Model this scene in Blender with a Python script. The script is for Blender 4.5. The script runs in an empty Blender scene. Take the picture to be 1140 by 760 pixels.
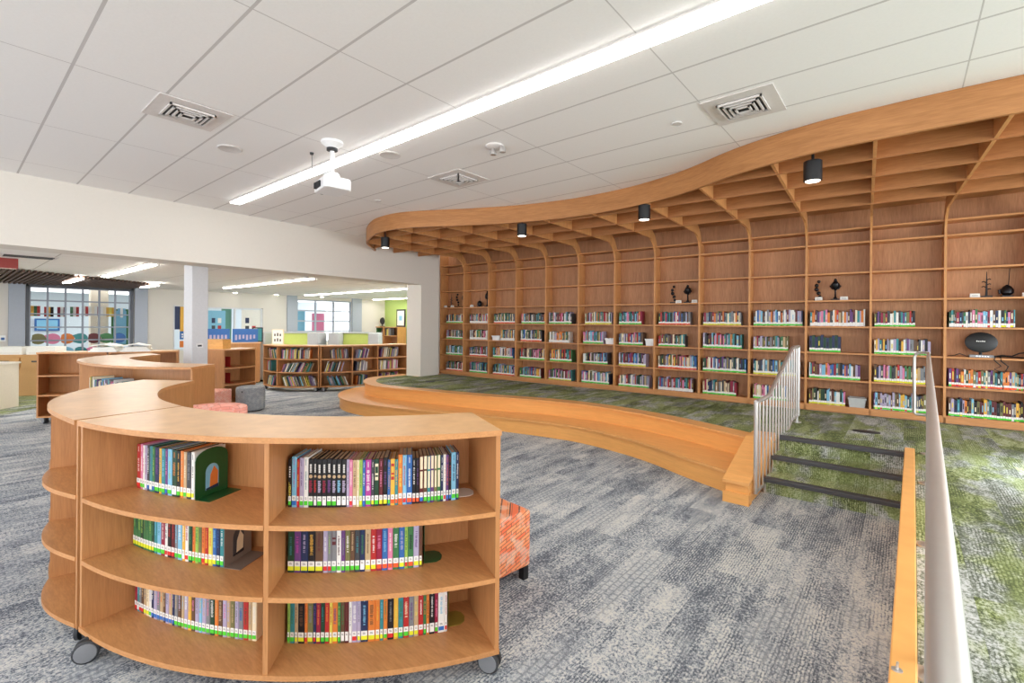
import bpy, bmesh, math, random
from mathutils import Vector, Matrix
rnd = random.Random(7)
COL = bpy.context.scene.collection
PI = math.pi

# ------------------------------------------------------------------ materials
def lin(c):
    return tuple((x/255/12.92 if x/255 <= .04045 else ((x/255+.055)/1.055)**2.4) for x in c) + (1,)

MATS = {}
def mat(name, rgb, rough=.5, metal=0, var=0.06, scale=30, spec=.5):
    if name in MATS: return MATS[name]
    m = bpy.data.materials.new(name); m.use_nodes = True
    nt = m.node_tree; b = nt.nodes['Principled BSDF']
    b.inputs['Roughness'].default_value = rough; b.inputs['Metallic'].default_value = metal
    b.inputs['Specular IOR Level'].default_value = spec
    tc = nt.nodes.new('ShaderNodeTexCoord'); n = nt.nodes.new('ShaderNodeTexNoise')
    n.inputs['Scale'].default_value = scale; n.inputs['Detail'].default_value = 3
    nt.links.new(tc.outputs['Object'], n.inputs['Vector'])
    mx = nt.nodes.new('ShaderNodeMix'); mx.data_type = 'RGBA'
    c = lin(rgb)
    mx.inputs[6].default_value = tuple(x*(1-var) for x in c[:3])+(1,)
    mx.inputs[7].default_value = tuple(min(1, x*(1+var)) for x in c[:3])+(1,)
    nt.links.new(n.outputs['Fac'], mx.inputs[0]); nt.links.new(mx.outputs[2], b.inputs['Base Color'])
    MATS[name] = m
    return m

def wood(name, rgb, stretch, rough=.4, contrast=.16, spec=.4):
    """laminate / veneer with grain drawn out along the axis of the smallest scale in STRETCH"""
    if name in MATS: return MATS[name]
    m = bpy.data.materials.new(name); m.use_nodes = True
    nt = m.node_tree; b = nt.nodes['Principled BSDF']
    b.inputs['Roughness'].default_value = rough; b.inputs['Specular IOR Level'].default_value = spec
    tc = nt.nodes.new('ShaderNodeTexCoord'); mp = nt.nodes.new('ShaderNodeMapping')
    mp.inputs['Scale'].default_value = stretch
    nt.links.new(tc.outputs['Object'], mp.inputs['Vector'])
    n = nt.nodes.new('ShaderNodeTexNoise'); n.inputs['Scale'].default_value = 1; n.inputs['Detail'].default_value = 5
    n.inputs['Distortion'].default_value = .6
    n2 = nt.nodes.new('ShaderNodeTexNoise'); n2.inputs['Scale'].default_value = 5; n2.inputs['Detail'].default_value = 4
    for k in (n, n2): nt.links.new(mp.outputs['Vector'], k.inputs['Vector'])
    mul = nt.nodes.new('ShaderNodeMath'); mul.operation = 'MULTIPLY_ADD'; mul.inputs[1].default_value = .5
    nt.links.new(n2.outputs['Fac'], mul.inputs[0])
    h = nt.nodes.new('ShaderNodeMath'); h.operation = 'MULTIPLY'; h.inputs[1].default_value = .5
    nt.links.new(n.outputs['Fac'], h.inputs[0]); nt.links.new(h.outputs[0], mul.inputs[2])
    r = nt.nodes.new('ShaderNodeValToRGB'); c = lin(rgb)
    r.color_ramp.elements[0].position = .36; r.color_ramp.elements[1].position = .64
    r.color_ramp.elements[0].color = (c[0]*(1-contrast), c[1]*(1-contrast*1.25), c[2]*(1-contrast*1.5), 1)
    r.color_ramp.elements[1].color = (min(1, c[0]*(1+contrast*.6)), min(1, c[1]*(1+contrast*.7)), min(1, c[2]*(1+contrast*.8)), 1)
    nt.links.new(mul.outputs[0], r.inputs['Fac']); nt.links.new(r.outputs['Color'], b.inputs['Base Color'])
    MATS[name] = m
    return m

def emit(name, rgb, s):
    if name in MATS: return MATS[name]
    m = bpy.data.materials.new(name); m.use_nodes = True
    b = m.node_tree.nodes['Principled BSDF']
    b.inputs['Base Color'].default_value = lin(rgb); b.inputs['Emission Color'].default_value = lin(rgb)
    b.inputs['Emission Strength'].default_value = s
    MATS[name] = m
    return m

def carpet(name, stops, alt=None, rough=.95, spec=.1):
    """planks of loop pile: streaky patches along Y, small cobbles in the pale patches, coarse speckle"""
    m = bpy.data.materials.new(name); m.use_nodes = True
    nt = m.node_tree; L = nt.links.new; N = nt.nodes.new
    b = nt.nodes['Principled BSDF']; b.inputs['Roughness'].default_value = rough
    b.inputs['Specular IOR Level'].default_value = spec
    g = N('ShaderNodeNewGeometry')
    def mapped(sx, sy, rot=0, src=None):
        mp = N('ShaderNodeMapping'); mp.inputs['Scale'].default_value = (sx, sy, (sx+sy)/2); mp.inputs['Rotation'].default_value = (0, 0, rot)
        L(src or g.outputs['Position'], mp.inputs['Vector']); return mp.outputs['Vector']
    def noise(v, s, d=4, rough_=.6, out='Fac'):
        n = N('ShaderNodeTexNoise'); n.inputs['Scale'].default_value = s; n.inputs['Detail'].default_value = d
        n.inputs['Roughness'].default_value = rough_; L(v, n.inputs['Vector']); return n.outputs[out]
    def math_(op, a, bb, cl=False):
        k = N('ShaderNodeMath'); k.operation = op; k.use_clamp = cl
        for i, x in enumerate((a, bb)):
            if isinstance(x, (int, float)): k.inputs[i].default_value = x
            else: L(x, k.inputs[i])
        return k.outputs[0]
    def rng(x, a, bb):
        r = N('ShaderNodeMapRange'); r.inputs[1].default_value = a; r.inputs[2].default_value = bb; L(x, r.inputs[0]); return r.outputs[0]
    def ramp(f, cols):
        r = N('ShaderNodeValToRGB'); e = r.color_ramp.elements
        pos = (.22, .42, .6, .8)
        while len(e) < 4: e.new(.5)
        for k, p, c in zip(e, pos, cols): k.position = p; k.color = lin(c)
        L(f, r.inputs['Fac']); return r.outputs['Color']
    def mix(f, a, c):
        x = N('ShaderNodeMix'); x.data_type = 'RGBA'; L(f, x.inputs[0])
        for sck, v in ((x.inputs[6], a), (x.inputs[7], c)):
            if isinstance(v, tuple): sck.default_value = v
            else: L(v, sck)
        return x.outputs[2]
    def bricks(vec, w, h, mortar, off):
        br = N('ShaderNodeTexBrick'); br.offset = off; br.squash = 1
        for k, v in (('Scale', 1), ('Brick Width', w), ('Row Height', h), ('Mortar Size', mortar), ('Mortar Smooth', .3)): br.inputs[k].default_value = v
        br.inputs['Color1'].default_value = (0, 0, 0, 1); br.inputs['Color2'].default_value = (1, 1, 1, 1); L(vec, br.inputs['Vector'])
        sp = N('ShaderNodeSeparateColor'); L(br.outputs['Color'], sp.inputs[0]); return sp.outputs[0], br.outputs['Fac']
    plank, _ = bricks(mapped(1, 1, PI/2), 1.0, .25, 0, .37)
    wob = N('ShaderNodeMix'); wob.data_type = 'VECTOR'; wob.inputs[0].default_value = .022
    L(g.outputs['Position'], wob.inputs[4]); L(noise(g.outputs['Position'], 16, 3, .7, 'Color'), wob.inputs[5])
    patchv = N('ShaderNodeVectorMath'); patchv.operation = 'ADD'; L(g.outputs['Position'], patchv.inputs[0])
    cv = N('ShaderNodeCombineXYZ'); L(math_('MULTIPLY', plank, 7.3), cv.inputs[1]); L(math_('MULTIPLY', plank, 3.1), cv.inputs[2]); L(cv.outputs[0], patchv.inputs[1])
    patch = noise(mapped(3.4, 1.5, 0, patchv.outputs[0]), 1, 4, .65)       # breaks at plank joints
    streak = noise(mapped(11, 1.6), 1, 3, .6)
    speck = noise(mapped(70, 52), 1, 2, .9); loops = noise(mapped(24, 16), 1, 3, .75)
    val = math_('ADD', .5, math_('MULTIPLY', math_('SUBTRACT', patch, .5), 1.0))
    val = math_('ADD', val, math_('MULTIPLY', math_('SUBTRACT', streak, .5), .7))
    val = math_('ADD', val, math_('MULTIPLY', math_('SUBTRACT', loops, .5), .7))
    val = math_('ADD', val, math_('MULTIPLY', math_('SUBTRACT', speck, .5), 2.0))
    val = math_('ADD', val, math_('MULTIPLY', math_('SUBTRACT', plank, .5), .17))
    dsh, dm = bricks(mapped(1, 1, PI/2, wob.outputs[1]), .05, .016, .0035, .5)
    dmask = rng(noise(mapped(3.2, 1.0, 0, patchv.outputs[0]), 1.2, 2, .5), .46, .56)
    val = math_('ADD', val, math_('MULTIPLY', math_('MULTIPLY', math_('SUBTRACT', .25, dm), dmask), .32))
    col = ramp(val, stops)
    if alt: col = mix(rng(noise(mapped(2.6, 1.3, 0, patchv.outputs[0]), 1.1, 3, .6), .46, .56), col, ramp(val, alt))
    _, mort = bricks(mapped(1, 1, PI/2, wob.outputs[1]), .06, .042, .006, .5)
    mask = rng(noise(mapped(2.4, .9), 1.3, 3, .6), .52, .6)
    stone = ramp(math_('ADD', math_('MULTIPLY', val, .4), .38), stops)
    col = mix(math_('MULTIPLY', mask, .8), col, stone)
    col = mix(math_('MULTIPLY', math_('MULTIPLY', mort, mask), .12 if alt else .5), col, lin(stops[0]))
    L(col, b.inputs['Base Color'])
    MATS[name] = m
    return m

def ceiling_mat(name, rgb, line, ox, sx, oy, sy, wx, wy):
    """acoustic panels with grid lines between them"""
    m = bpy.data.materials.new(name); m.use_nodes = True
    nt = m.node_tree; L = nt.links.new; N = nt.nodes.new
    b = nt.nodes['Principled BSDF']; b.inputs['Roughness'].default_value = .9; b.inputs['Specular IOR Level'].default_value = .15
    g = N('ShaderNodeNewGeometry'); sp = N('ShaderNodeSeparateXYZ'); L(g.outputs['Position'], sp.inputs[0])
    def band(o, off, step, w):
        a = N('ShaderNodeMath'); a.operation = 'SUBTRACT'; L(o, a.inputs[0]); a.inputs[1].default_value = off - w/2
        f = N('ShaderNodeMath'); f.operation = 'FLOORED_MODULO'; L(a.outputs[0], f.inputs[0]); f.inputs[1].default_value = step
        c = N('ShaderNodeMath'); c.operation = 'LESS_THAN'; L(f.outputs[0], c.inputs[0]); c.inputs[1].default_value = w
        return c.outputs[0]
    mx = N('ShaderNodeMath'); mx.operation = 'MAXIMUM'
    L(band(sp.outputs[0], ox, sx, wx), mx.inputs[0]); L(band(sp.outputs[1], oy, sy, wy), mx.inputs[1])
    n = N('ShaderNodeTexNoise'); n.inputs['Scale'].default_value = 60; L(g.outputs['Position'], n.inputs['Vector'])
    c = lin(rgb); mm = N('ShaderNodeMix'); mm.data_type = 'RGBA'; L(n.outputs['Fac'], mm.inputs[0])
    mm.inputs[6].default_value = tuple(x*.97 for x in c[:3])+(1,); mm.inputs[7].default_value = tuple(min(1, x*1.03) for x in c[:3])+(1,)
    mo = N('ShaderNodeMix'); mo.data_type = 'RGBA'; L(mx.outputs[0], mo.inputs[0]); L(mm.outputs[2], mo.inputs[6]); mo.inputs[7].default_value = lin(line)
    L(mo.outputs[2], b.inputs['Base Color'])
    MATS[name] = m
    return m

def weave(name, c1, c2, c3, dark, sx, sz, spec=.2):
    """upholstery: slanted leaf-like dashes"""
    m = bpy.data.materials.new(name); m.use_nodes = True
    nt = m.node_tree; L = nt.links.new; N = nt.nodes.new
    b = nt.nodes['Principled BSDF']; b.inputs['Roughness'].default_value = .85; b.inputs['Specular IOR Level'].default_value = spec
    tc = N('ShaderNodeTexCoord'); sp = N('ShaderNodeSeparateXYZ'); L(tc.outputs['Object'], sp.inputs[0])
    a = N('ShaderNodeMath'); a.operation = 'ADD'; L(sp.outputs[0], a.inputs[0]); L(sp.outputs[1], a.inputs[1])
    z = N('ShaderNodeMath'); z.operation = 'MULTIPLY_ADD'; L(a.outputs[0], z.inputs[0]); z.inputs[1].default_value = -.28; L(sp.outputs[2], z.inputs[2])
    cb = N('ShaderNodeCombineXYZ'); L(a.outputs[0], cb.inputs[0]); L(z.outputs[0], cb.inputs[1])
    br = N('ShaderNodeTexBrick'); br.offset = .5
    for k, v in (('Scale', 1), ('Brick Width', sx), ('Row Height', sz), ('Mortar Size', sz*.09), ('Mortar Smooth', .1), ('Bias', 0)): br.inputs[k].default_value = v
    br.inputs['Color1'].default_value = lin(c1); br.inputs['Color2'].default_value = lin(c2); br.inputs['Mortar'].default_value = lin(dark)
    L(cb.outputs[0], br.inputs['Vector'])
    n = N('ShaderNodeTexNoise'); n.inputs['Scale'].default_value = 16; L(tc.outputs['Object'], n.inputs['Vector'])
    r = N('ShaderNodeMapRange'); r.inputs[1].default_value = .5; r.inputs[2].default_value = .62; L(n.outputs['Fac'], r.inputs[0])
    f = N('ShaderNodeMath'); f.operation = 'MULTIPLY'; L(r.outputs[0], f.inputs[0]); f.inputs[1].default_value = .4
    mm = N('ShaderNodeMix'); mm.data_type = 'RGBA'; L(f.outputs[0], mm.inputs[0]); L(br.outputs['Color'], mm.inputs[6]); mm.inputs[7].default_value = lin(c3)
    L(mm.outputs[2], b.inputs['Base Color'])
    MATS[name] = m
    return m

def glass(name):
    m = bpy.data.materials.new(name); m.use_nodes = True
    b = m.node_tree.nodes['Principled BSDF']
    b.inputs['Base Color'].default_value = (1, 1, 1, 1); b.inputs['Roughness'].default_value = .02
    b.inputs['Transmission Weight'].default_value = 1; b.inputs['IOR'].default_value = 1.02
    MATS[name] = m
    return m

WALL = mat('wall_paint', (232, 226, 216), .85, var=.02, spec=.2)
FARWALL = mat('far_wall_paint', (222, 216, 208), .85, var=.02, spec=.2)
GREENWALL = mat('green_wall_paint', (186, 208, 124), .85, var=.03, spec=.2)
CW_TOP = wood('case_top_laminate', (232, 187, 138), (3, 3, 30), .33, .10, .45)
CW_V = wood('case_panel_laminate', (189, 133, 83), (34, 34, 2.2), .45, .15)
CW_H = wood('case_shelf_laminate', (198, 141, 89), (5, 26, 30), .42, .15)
WB_V = wood('bay_back_veneer', (184, 132, 92), (16, 16, 1.6), .5, .22)
WB_E = wood('bay_edge_veneer', (206, 147, 92), (20, 20, 2), .45, .14)
WB_S = wood('bay_shelf_veneer', (202, 143, 91), (2, 20, 20), .45, .14)
CAN = wood('canopy_veneer', (182, 126, 76), (1.6, 1.6, 18), .45, .18)
CANRIB = wood('canopy_rib_veneer', (180, 123, 75), (2, 2, 18), .45, .16)
ST_W = wood('stage_riser_oak', (246, 180, 104), (1.6, 1.6, 26), .38, .08)
ST_T = wood('stage_tread_oak', (238, 174, 106), (2.5, 18, 18), .34, .09)
GREY = carpet('grey_carpet', ((97, 103, 113), (146, 152, 161), (189, 193, 197), (213, 212, 206)))
GREEN = carpet('green_carpet', ((82, 90, 64), (114, 125, 78), (148, 159, 106), (188, 195, 160)), ((96, 101, 90), (134, 139, 128), (172, 176, 169), (205, 206, 205)))
CEIL = ceiling_mat('ceiling_panels', (246, 244, 242), (206, 202, 200), -7.316, 1.525, .0227, .5194, .008, .018)
CEIL2 = ceiling_mat('far_ceiling_panels', (244, 240, 234), (206, 200, 192), -8.0, 1.525, .0227, 1.0388, .010, .018)
LEDM = emit('led_diffuser', (255, 253, 250), 7)
LEDFAR = emit('far_led_diffuser', (255, 252, 246), 16)
SPOTM = emit('spot_lens', (255, 246, 230), 3)
BLACK = mat('black_metal', (20, 20, 22), .45)
DARK = mat('dark_plastic', (46, 47, 50), .5)
TYRE = mat('tyre_rubber', (52, 54, 58), .6)
HUB = mat('caster_hub', (128, 130, 134), .45)
STEEL = mat('brushed_steel', (208, 206, 204), .34, .75, .04)
WHITE = mat('white_plastic', (240, 240, 240), .4)
PAPER = mat('paper', (240, 238, 230), .8, spec=.2)
PAGES = mat('book_pages', (226, 216, 196), .9, var=.1, scale=300, spec=.1)
NOSING = mat('rubber_nosing', (70, 70, 74), .6)
BLUEGREY = mat('blue_grey_paint', (172, 179, 192), .55)
COLM = mat('column_paint', (218, 219, 222), .6)
GREYFAB = mat('grey_fabric', (190, 192, 192), .9)
LIME = mat('lime_panel', (212, 226, 124), .8)
VENT = mat('vent_white', (222, 216, 212), .6)
SPK = mat('speaker_grille', (216, 211, 207), .8)
GLASS = glass('clear_glass')
BEIGE = mat('cream_laminate', (226, 216, 196), .5)
CARD = mat('tan_cardboard', (206, 160, 104), .8)

# ------------------------------------------------------------------ mesh building
class MB:
    def __init__(s): s.v, s.f, s.m, s.mats = [], [], [], []
    def mi(s, m):
        if m not in s.mats: s.mats.append(m)
        return s.mats.index(m)
    def raw(s, vs, fs, m):
        o = len(s.v); k = s.mi(m); s.v += [tuple(v) for v in vs]
        for f in fs: s.f.append([o+i for i in f]); s.m.append(k)
        return s
    def box(s, a, b, m, M=None):
        (x0, y0, z0), (x1, y1, z1) = a, b
        vs = [Vector(p) for p in ((x0,y0,z0),(x1,y0,z0),(x1,y1,z0),(x0,y1,z0),(x0,y0,z1),(x1,y0,z1),(x1,y1,z1),(x0,y1,z1))]
        if M: vs = [M @ v for v in vs]
        return s.raw(vs, [(3,2,1,0),(4,5,6,7),(0,1,5,4),(1,2,6,5),(2,3,7,6),(3,0,4,7)], m)
    def prism(s, pts, z0, z1, m, M=None):
        """closed outline (x, y) raised from z0 to z1"""
        ar = sum(pts[i-1][0]*pts[i][1]-pts[i][0]*pts[i-1][1] for i in range(len(pts)))
        if ar < 0: pts = pts[::-1]
        n = len(pts)
        vs = [Vector((p[0], p[1], z0)) for p in pts] + [Vector((p[0], p[1], z1)) for p in pts]
        if M: vs = [M @ v for v in vs]
        return s.raw(vs, [tuple(range(n))[::-1], tuple(range(n, 2*n))] + [(i, (i+1) % n, n+(i+1) % n, n+i) for i in range(n)], m)
    def strip(s, A, B, z0, z1, m, edge=None):
        """band between two polylines of equal length, quads only"""
        n = len(A); vs = []
        for z in (z0, z1): vs += [(p[0], p[1], z) for p in A] + [(p[0], p[1], z) for p in B]
        fs = []
        for i in range(n-1):
            fs += [(i, i+1, n+i+1, n+i), (2*n+i, 3*n+i, 3*n+i+1, 2*n+i+1), (i, 2*n+i, 2*n+i+1, i+1), (n+i, n+i+1, 3*n+i+1, 3*n+i)]
        fs += [(0, n, 3*n, 2*n), (n-1, 3*n-1, 4*n-1, 2*n-1)]
        s.raw(vs, fs, m)
        if edge:
            k = s.mi(edge); o = len(s.m)-len(fs)
            for i, f in enumerate(fs):
                if i >= 4*(n-1) or i % 4 in (2, 3): s.m[o+i] = k
        return s
    def tube(s, pts, r, m, n=10, cap=True):
        P = [Vector(p) for p in pts]; vs = []; fs = []
        up = None
        for i, p in enumerate(P):
            d = (P[min(i+1, len(P)-1)]-P[max(i-1, 0)]).normalized()
            if up is None: up = Vector((0, 0, 1)) if abs(d.z) < .9 else Vector((1, 0, 0))
            a = d.cross(up).normalized(); b = a.cross(d).normalized(); up = b
            rr = r[i] if isinstance(r, (list, tuple)) else r
            vs += [p+a*rr*math.cos(2*PI*k/n)+b*rr*math.sin(2*PI*k/n) for k in range(n)]
        for i in range(len(P)-1):
            for k in range(n): fs.append((i*n+k, i*n+(k+1) % n, (i+1)*n+(k+1) % n, (i+1)*n+k))
        if cap: fs += [tuple(range(n))[::-1], tuple(range((len(P)-1)*n, len(P)*n))]
        return s.raw(vs, fs, m)
    def lathe(s, prof, m, c=(0, 0, 0), n=24, M=None):
        vs = []; fs = []
        for r, z in prof: vs += [Vector((c[0]+r*math.cos(2*PI*k/n), c[1]+r*math.sin(2*PI*k/n), c[2]+z)) for k in range(n)]
        if M: vs = [M @ v for v in vs]
        for i in range(len(prof)-1):
            for k in range(n): fs.append((i*n+k, i*n+(k+1) % n, (i+1)*n+(k+1) % n, (i+1)*n+k))
        fs += [tuple(range(n))[::-1], tuple(range((len(prof)-1)*n, len(prof)*n))]
        return s.raw(vs, fs, m)
    def build(s, name, parent=None, smooth=False, bevel=0, **props):
        me = bpy.data.meshes.new(name); me.from_pydata(s.v, [], s.f)
        for m in s.mats: me.materials.append(m)
        me.polygons.foreach_set('material_index', s.m)
        bm = bmesh.new(); bm.from_mesh(me); bmesh.ops.recalc_face_normals(bm, faces=bm.faces); bm.to_mesh(me); bm.free()
        o = bpy.data.objects.new(name, me); COL.objects.link(o)
        if parent: o.parent = parent
        if smooth:
            me.polygons.foreach_set('use_smooth', [True]*len(me.polygons))
            e = o.modifiers.new('split', 'EDGE_SPLIT'); e.split_angle = math.radians(38)
        if bevel:
            bv = o.modifiers.new('bevel', 'BEVEL'); bv.width = bevel; bv.segments = 2; bv.limit_method = 'ANGLE'; bv.angle_limit = math.radians(50)
        for k, v in props.items(): o[k] = v
        return o

def thing(name, label, cat, loc=(0, 0, 0), rz=0, group=None):
    o = bpy.data.objects.new(name, None); COL.objects.link(o); o.empty_display_size = .1
    o.location = loc; o.rotation_euler = (0, 0, rz); o['label'] = label; o['category'] = cat
    if group: o['group'] = group
    return o
def tag(o, label, cat, group=None):
    o['label'] = label; o['category'] = cat
    if group: o['group'] = group
    return o
def structure(o): o['kind'] = 'structure'; return o

def spline(pts, k=8):
    out = []; P = [pts[0]]+list(pts)+[pts[-1]]
    for i in range(1, len(P)-2):
        p0, p1, p2, p3 = P[i-1], P[i], P[i+1], P[i+2]
        for j in range(k):
            t = j/k
            out.append(tuple(.5*(2*p1[a]+(p2[a]-p0[a])*t+(2*p0[a]-5*p1[a]+4*p2[a]-p3[a])*t*t+(3*p1[a]-p0[a]-3*p2[a]+p3[a])*t**3) for a in range(2)))
    out.append(tuple(pts[-1])); return out
def resample(pts, n):
    L = [0]
    for a, b in zip(pts, pts[1:]): L.append(L[-1]+math.dist(a, b))
    out = []; j = 0
    for i in range(n):
        t = L[-1]*i/(n-1)
        while j < len(pts)-2 and L[j+1] < t: j += 1
        u = (t-L[j])/max(1e-9, L[j+1]-L[j]); out.append(tuple(pts[j][a]+(pts[j+1][a]-pts[j][a])*u for a in range(2)))
    return out
def along(pts, t):
    i = min(int(t*(len(pts)-1)), len(pts)-2); u = t*(len(pts)-1)-i
    return Vector((pts[i][0]+(pts[i+1][0]-pts[i][0])*u, pts[i][1]+(pts[i+1][1]-pts[i][1])*u))
def arc(c, r, a0, a1, n=32):
    return [(c[0]+r*math.cos(math.radians(a0+(a1-a0)*i/(n-1))), c[1]+r*math.sin(math.radians(a0+(a1-a0)*i/(n-1)))) for i in range(n)]
def offset(pts, d):
    out = []
    for i, p in enumerate(pts):
        a = pts[max(i-1, 0)]; b = pts[min(i+1, len(pts)-1)]
        t = Vector((b[0]-a[0], b[1]-a[1])).normalized(); out.append((p[0]-t.y*d, p[1]+t.x*d))
    return out

# ------------------------------------------------------------------ the setting
H = 3.37; SH = .45; LH = 2.6
def wx(y): return -7.95-.07*(y-.4)          # the face of the dividing wall
structure(MB().box((-24, -6, -.1), (5.5, 13, 0), GREY).build('floor'))
structure(MB().prism([(-17, -4), (-11.2, -4), (-11.6, .35), (-13.2, 1.6), (-17, 3.2)], .001, .006, GREEN).build('floor_reading_zone'))
structure(MB().prism([(wx(-6), -6), (5.5, -6), (5.5, 9.4), (wx(9.4), 9.4)], H, H+.1, CEIL).build('ceiling'))
structure(MB().prism([(-24, -6), (wx(-6)-.5, -6), (wx(13)-.5, 13), (-24, 13)], LH, LH+.1, CEIL2).build('ceiling_far'))
structure(MB().prism([(wx(-6), -6), (wx(6.9), 6.9), (wx(6.9)-.5, 6.9), (wx(-6)-.5, -6)], 2.53, H+.05, WALL).build('wall_left'))
structure(MB().prism([(wx(6.9), 6.9), (wx(7.46), 7.46), (-8.615, 7.64), (-8.63, 8.0), (-9.1, 8.0), (wx(6.9)-.42, 6.83)], 0, H+.05, WALL).build('wall_left_pier'))
structure(MB().prism([(-9.2, 8.02), (5.5, 8.78), (5.5, 8.9), (-9.2, 8.14)], 0, H, WALL).build('wall_back'))
# far wall with its openings: pieces round window_1 (shutter door), window_2, window_3, window_4
FX = -17
fw = MB()
ops = [(1.34, 3.46, .05, 2.56), (4.44, 4.84, .75, 2.13), (5.3, 7.03, .95, 2.11), (8.2, 10.42, .9, 2.48)]
y = -4
for (a, b, z0, z1) in ops:
    fw.box((FX-.15, y, 0), (FX, a, LH), FARWALL); fw.box((FX-.15, a, 0), (FX, b, z0), FARWALL); fw.box((FX-.15, a, z1), (FX, b, LH), FARWALL); y = b
fw.box((FX-.15, y, 0), (FX, 12, LH), FARWALL)
structure(fw.build('wall_far'))
structure(MB().box((FX-.15, 12, 0), (-8, 12.15, LH), GREENWALL).build('wall_green'))
structure(MB().box((-22, -4, 0), (-21.9, 12, LH), mat('corridor_wall', (214, 226, 232), .8)).build('wall_corridor'))
# slatted soffit by the far glazing
sl = MB()
for i in range(54):
    x0 = -16.95; yy = -1.2+i*.085
    xe = -12.2-.78*(yy-.5) if yy > .3 else -12.2
    sl.box((x0, yy, 2.545), (max(xe, -16.5), yy+.035, 2.595), mat('dark_slat', (96, 72, 60), .6))
structure(sl.build('ceiling_slats'))

# far glazing
def framed(name, y0, y1, z0, z1, cols, rows, fm, ft=.05, x=FX, glaz=True, thick=.05):
    f = MB()
    for i in range(cols+1):
        yy = y0+(y1-y0)*i/cols; w = ft if i in (0, cols) else thick
        f.box((x-.1, yy-w/2, z0), (x-.02, yy+w/2, z1), fm)
    for j in range(rows+1):
        zz = z0+(z1-z0)*j/rows
        f.box((x-.099, y0, zz-thick/2), (x-.021, y1, zz+thick/2), fm)
    o = structure(f.build(name))
    if glaz: structure(MB().box((x-.063, y0, z0), (x-.057, y1, z1), GLASS).build(name+'_pane'))
    return o
FRM = mat('shutter_frame', (150, 156, 168), .5)
framed('window_1', 1.38, 3.42, .1, 2.5, 6, 7, FRM, .06, thick=.035)
structure(MB().box((FX-.02, 1.32, 0), (FX+.03, 1.38, 2.58), mat('surround_grey', (92, 96, 104), .5)).box((FX-.02, 3.42, 0), (FX+.03, 3.48, 2.58), mat('surround_grey', (92, 96, 104), .5)).box((FX-.02, 1.32, 2.5), (FX+.03, 3.48, 2.58), mat('surround_grey', (92, 96, 104), .5)).build('window_1_surround'))
structure(MB().box((FX-.02, 1.02, 0), (FX+.06, 1.31, LH), BLUEGREY).build('trim_1')); structure(MB().box((FX-.02, 3.5, 0), (FX+.06, 3.8, LH), BLUEGREY).build('trim_2'))
framed('window_2', 8.22, 10.4, .92, 2.46, 3, 4, mat('window_frame_grey', (176, 184, 198), .5), .08)
structure(MB().box((FX-.02, 7.85, 0), (FX+.06, 8.2, LH), BLUEGREY).build('trim_3')); structure(MB().box((FX-.02, 10.43, 0), (FX+.06, 10.85, LH), BLUEGREY).build('trim_4'))
framed('window_3', 4.46, 4.82, .77, 2.11, 1, 1, COLM, .04)
framed('window_4', 5.32, 7.0, .97, 2.09, 2, 1, COLM, .06)

# ------------------------------------------------------------------ lamps
def led(label, x0, x1, y0, w, z, m, group, name='led_strip_light'):
    t = thing(name, label, 'ceiling light', ((x0+x1)/2, y0, z), 0, group); l = (x1-x0)/2
    MB().box((-l, -w/2, -.03), (l, w/2, -.002), m).build('diffuser', t)
    f = MB()
    for s in (-1, 1): f.box((-l-.012, s*(w/2+.006)-.006, -.016), (l+.012, s*(w/2+.006)+.006, -.001), VENT)
    for s in (-1, 1): f.box((s*(l+.006)-.006, -w/2, -.016), (s*(l+.006)+.006, w/2, -.001), VENT)
    f.build('trim_frame', t)
    return t
led('long white LED strip recessed in the main ceiling behind the projector', -7.35, 3.2, 2.65, .125, H, LEDM, None)
led('added long LED strip behind the camera, lighting the main room', -6.5, 3.2, -2.0, .125, H, LEDM, None)  # unseen strip, added for more light in the main room
for a, b, yy, lab in ((-13.0, -9.45, 2.17, 'LED strip in the far room ceiling left of the grey column'), (-14.95, -13.2, 1.81, 'short LED strip by the slatted soffit in front of the shutter glazing'),
                      (-14.5, -9.7, 5.0, 'LED strip in the far room ceiling right of the grey column'), (-16.0, -9.3, 8.05, 'LED strip in the far room ceiling beside the white pier'),
                      (-11.0, -9.0, -1.2, 'added LED strip outside the view, brightening the far room'), (-16.6, -9.3, 11.2, 'farthest LED strip, in front of the green wall'), (-15.2, -14.0, 3.3, 'short LED strip above the right side of the shutter glazing')):  # the strip outside the view is added to brighten the far room
    led(lab, a, b, yy, .12, 2.543 if a in (-14.95, -15.2) else LH, LEDFAR, None)
for i, (x, yy, lab) in enumerate(((-16.6, 6.0, 'small round downlight above the poster window, nearest the grey column'), (-16.6, 7.3, 'small round downlight over the blank far wall beside the whiteboard window'), (-16.5, 8.9, 'small round downlight above the far window by the green wall'))):
    t = thing('downlight', lab, 'ceiling light', (x, yy, LH), 0, 'far downlights')
    MB().lathe([(.085, -.001), (.09, -.02), (.07, -.022)], VENT).build('trim_ring', t, True); MB().lathe([(.068, -.022), (.06, -.03)], LEDFAR).build('lens', t)

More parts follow.
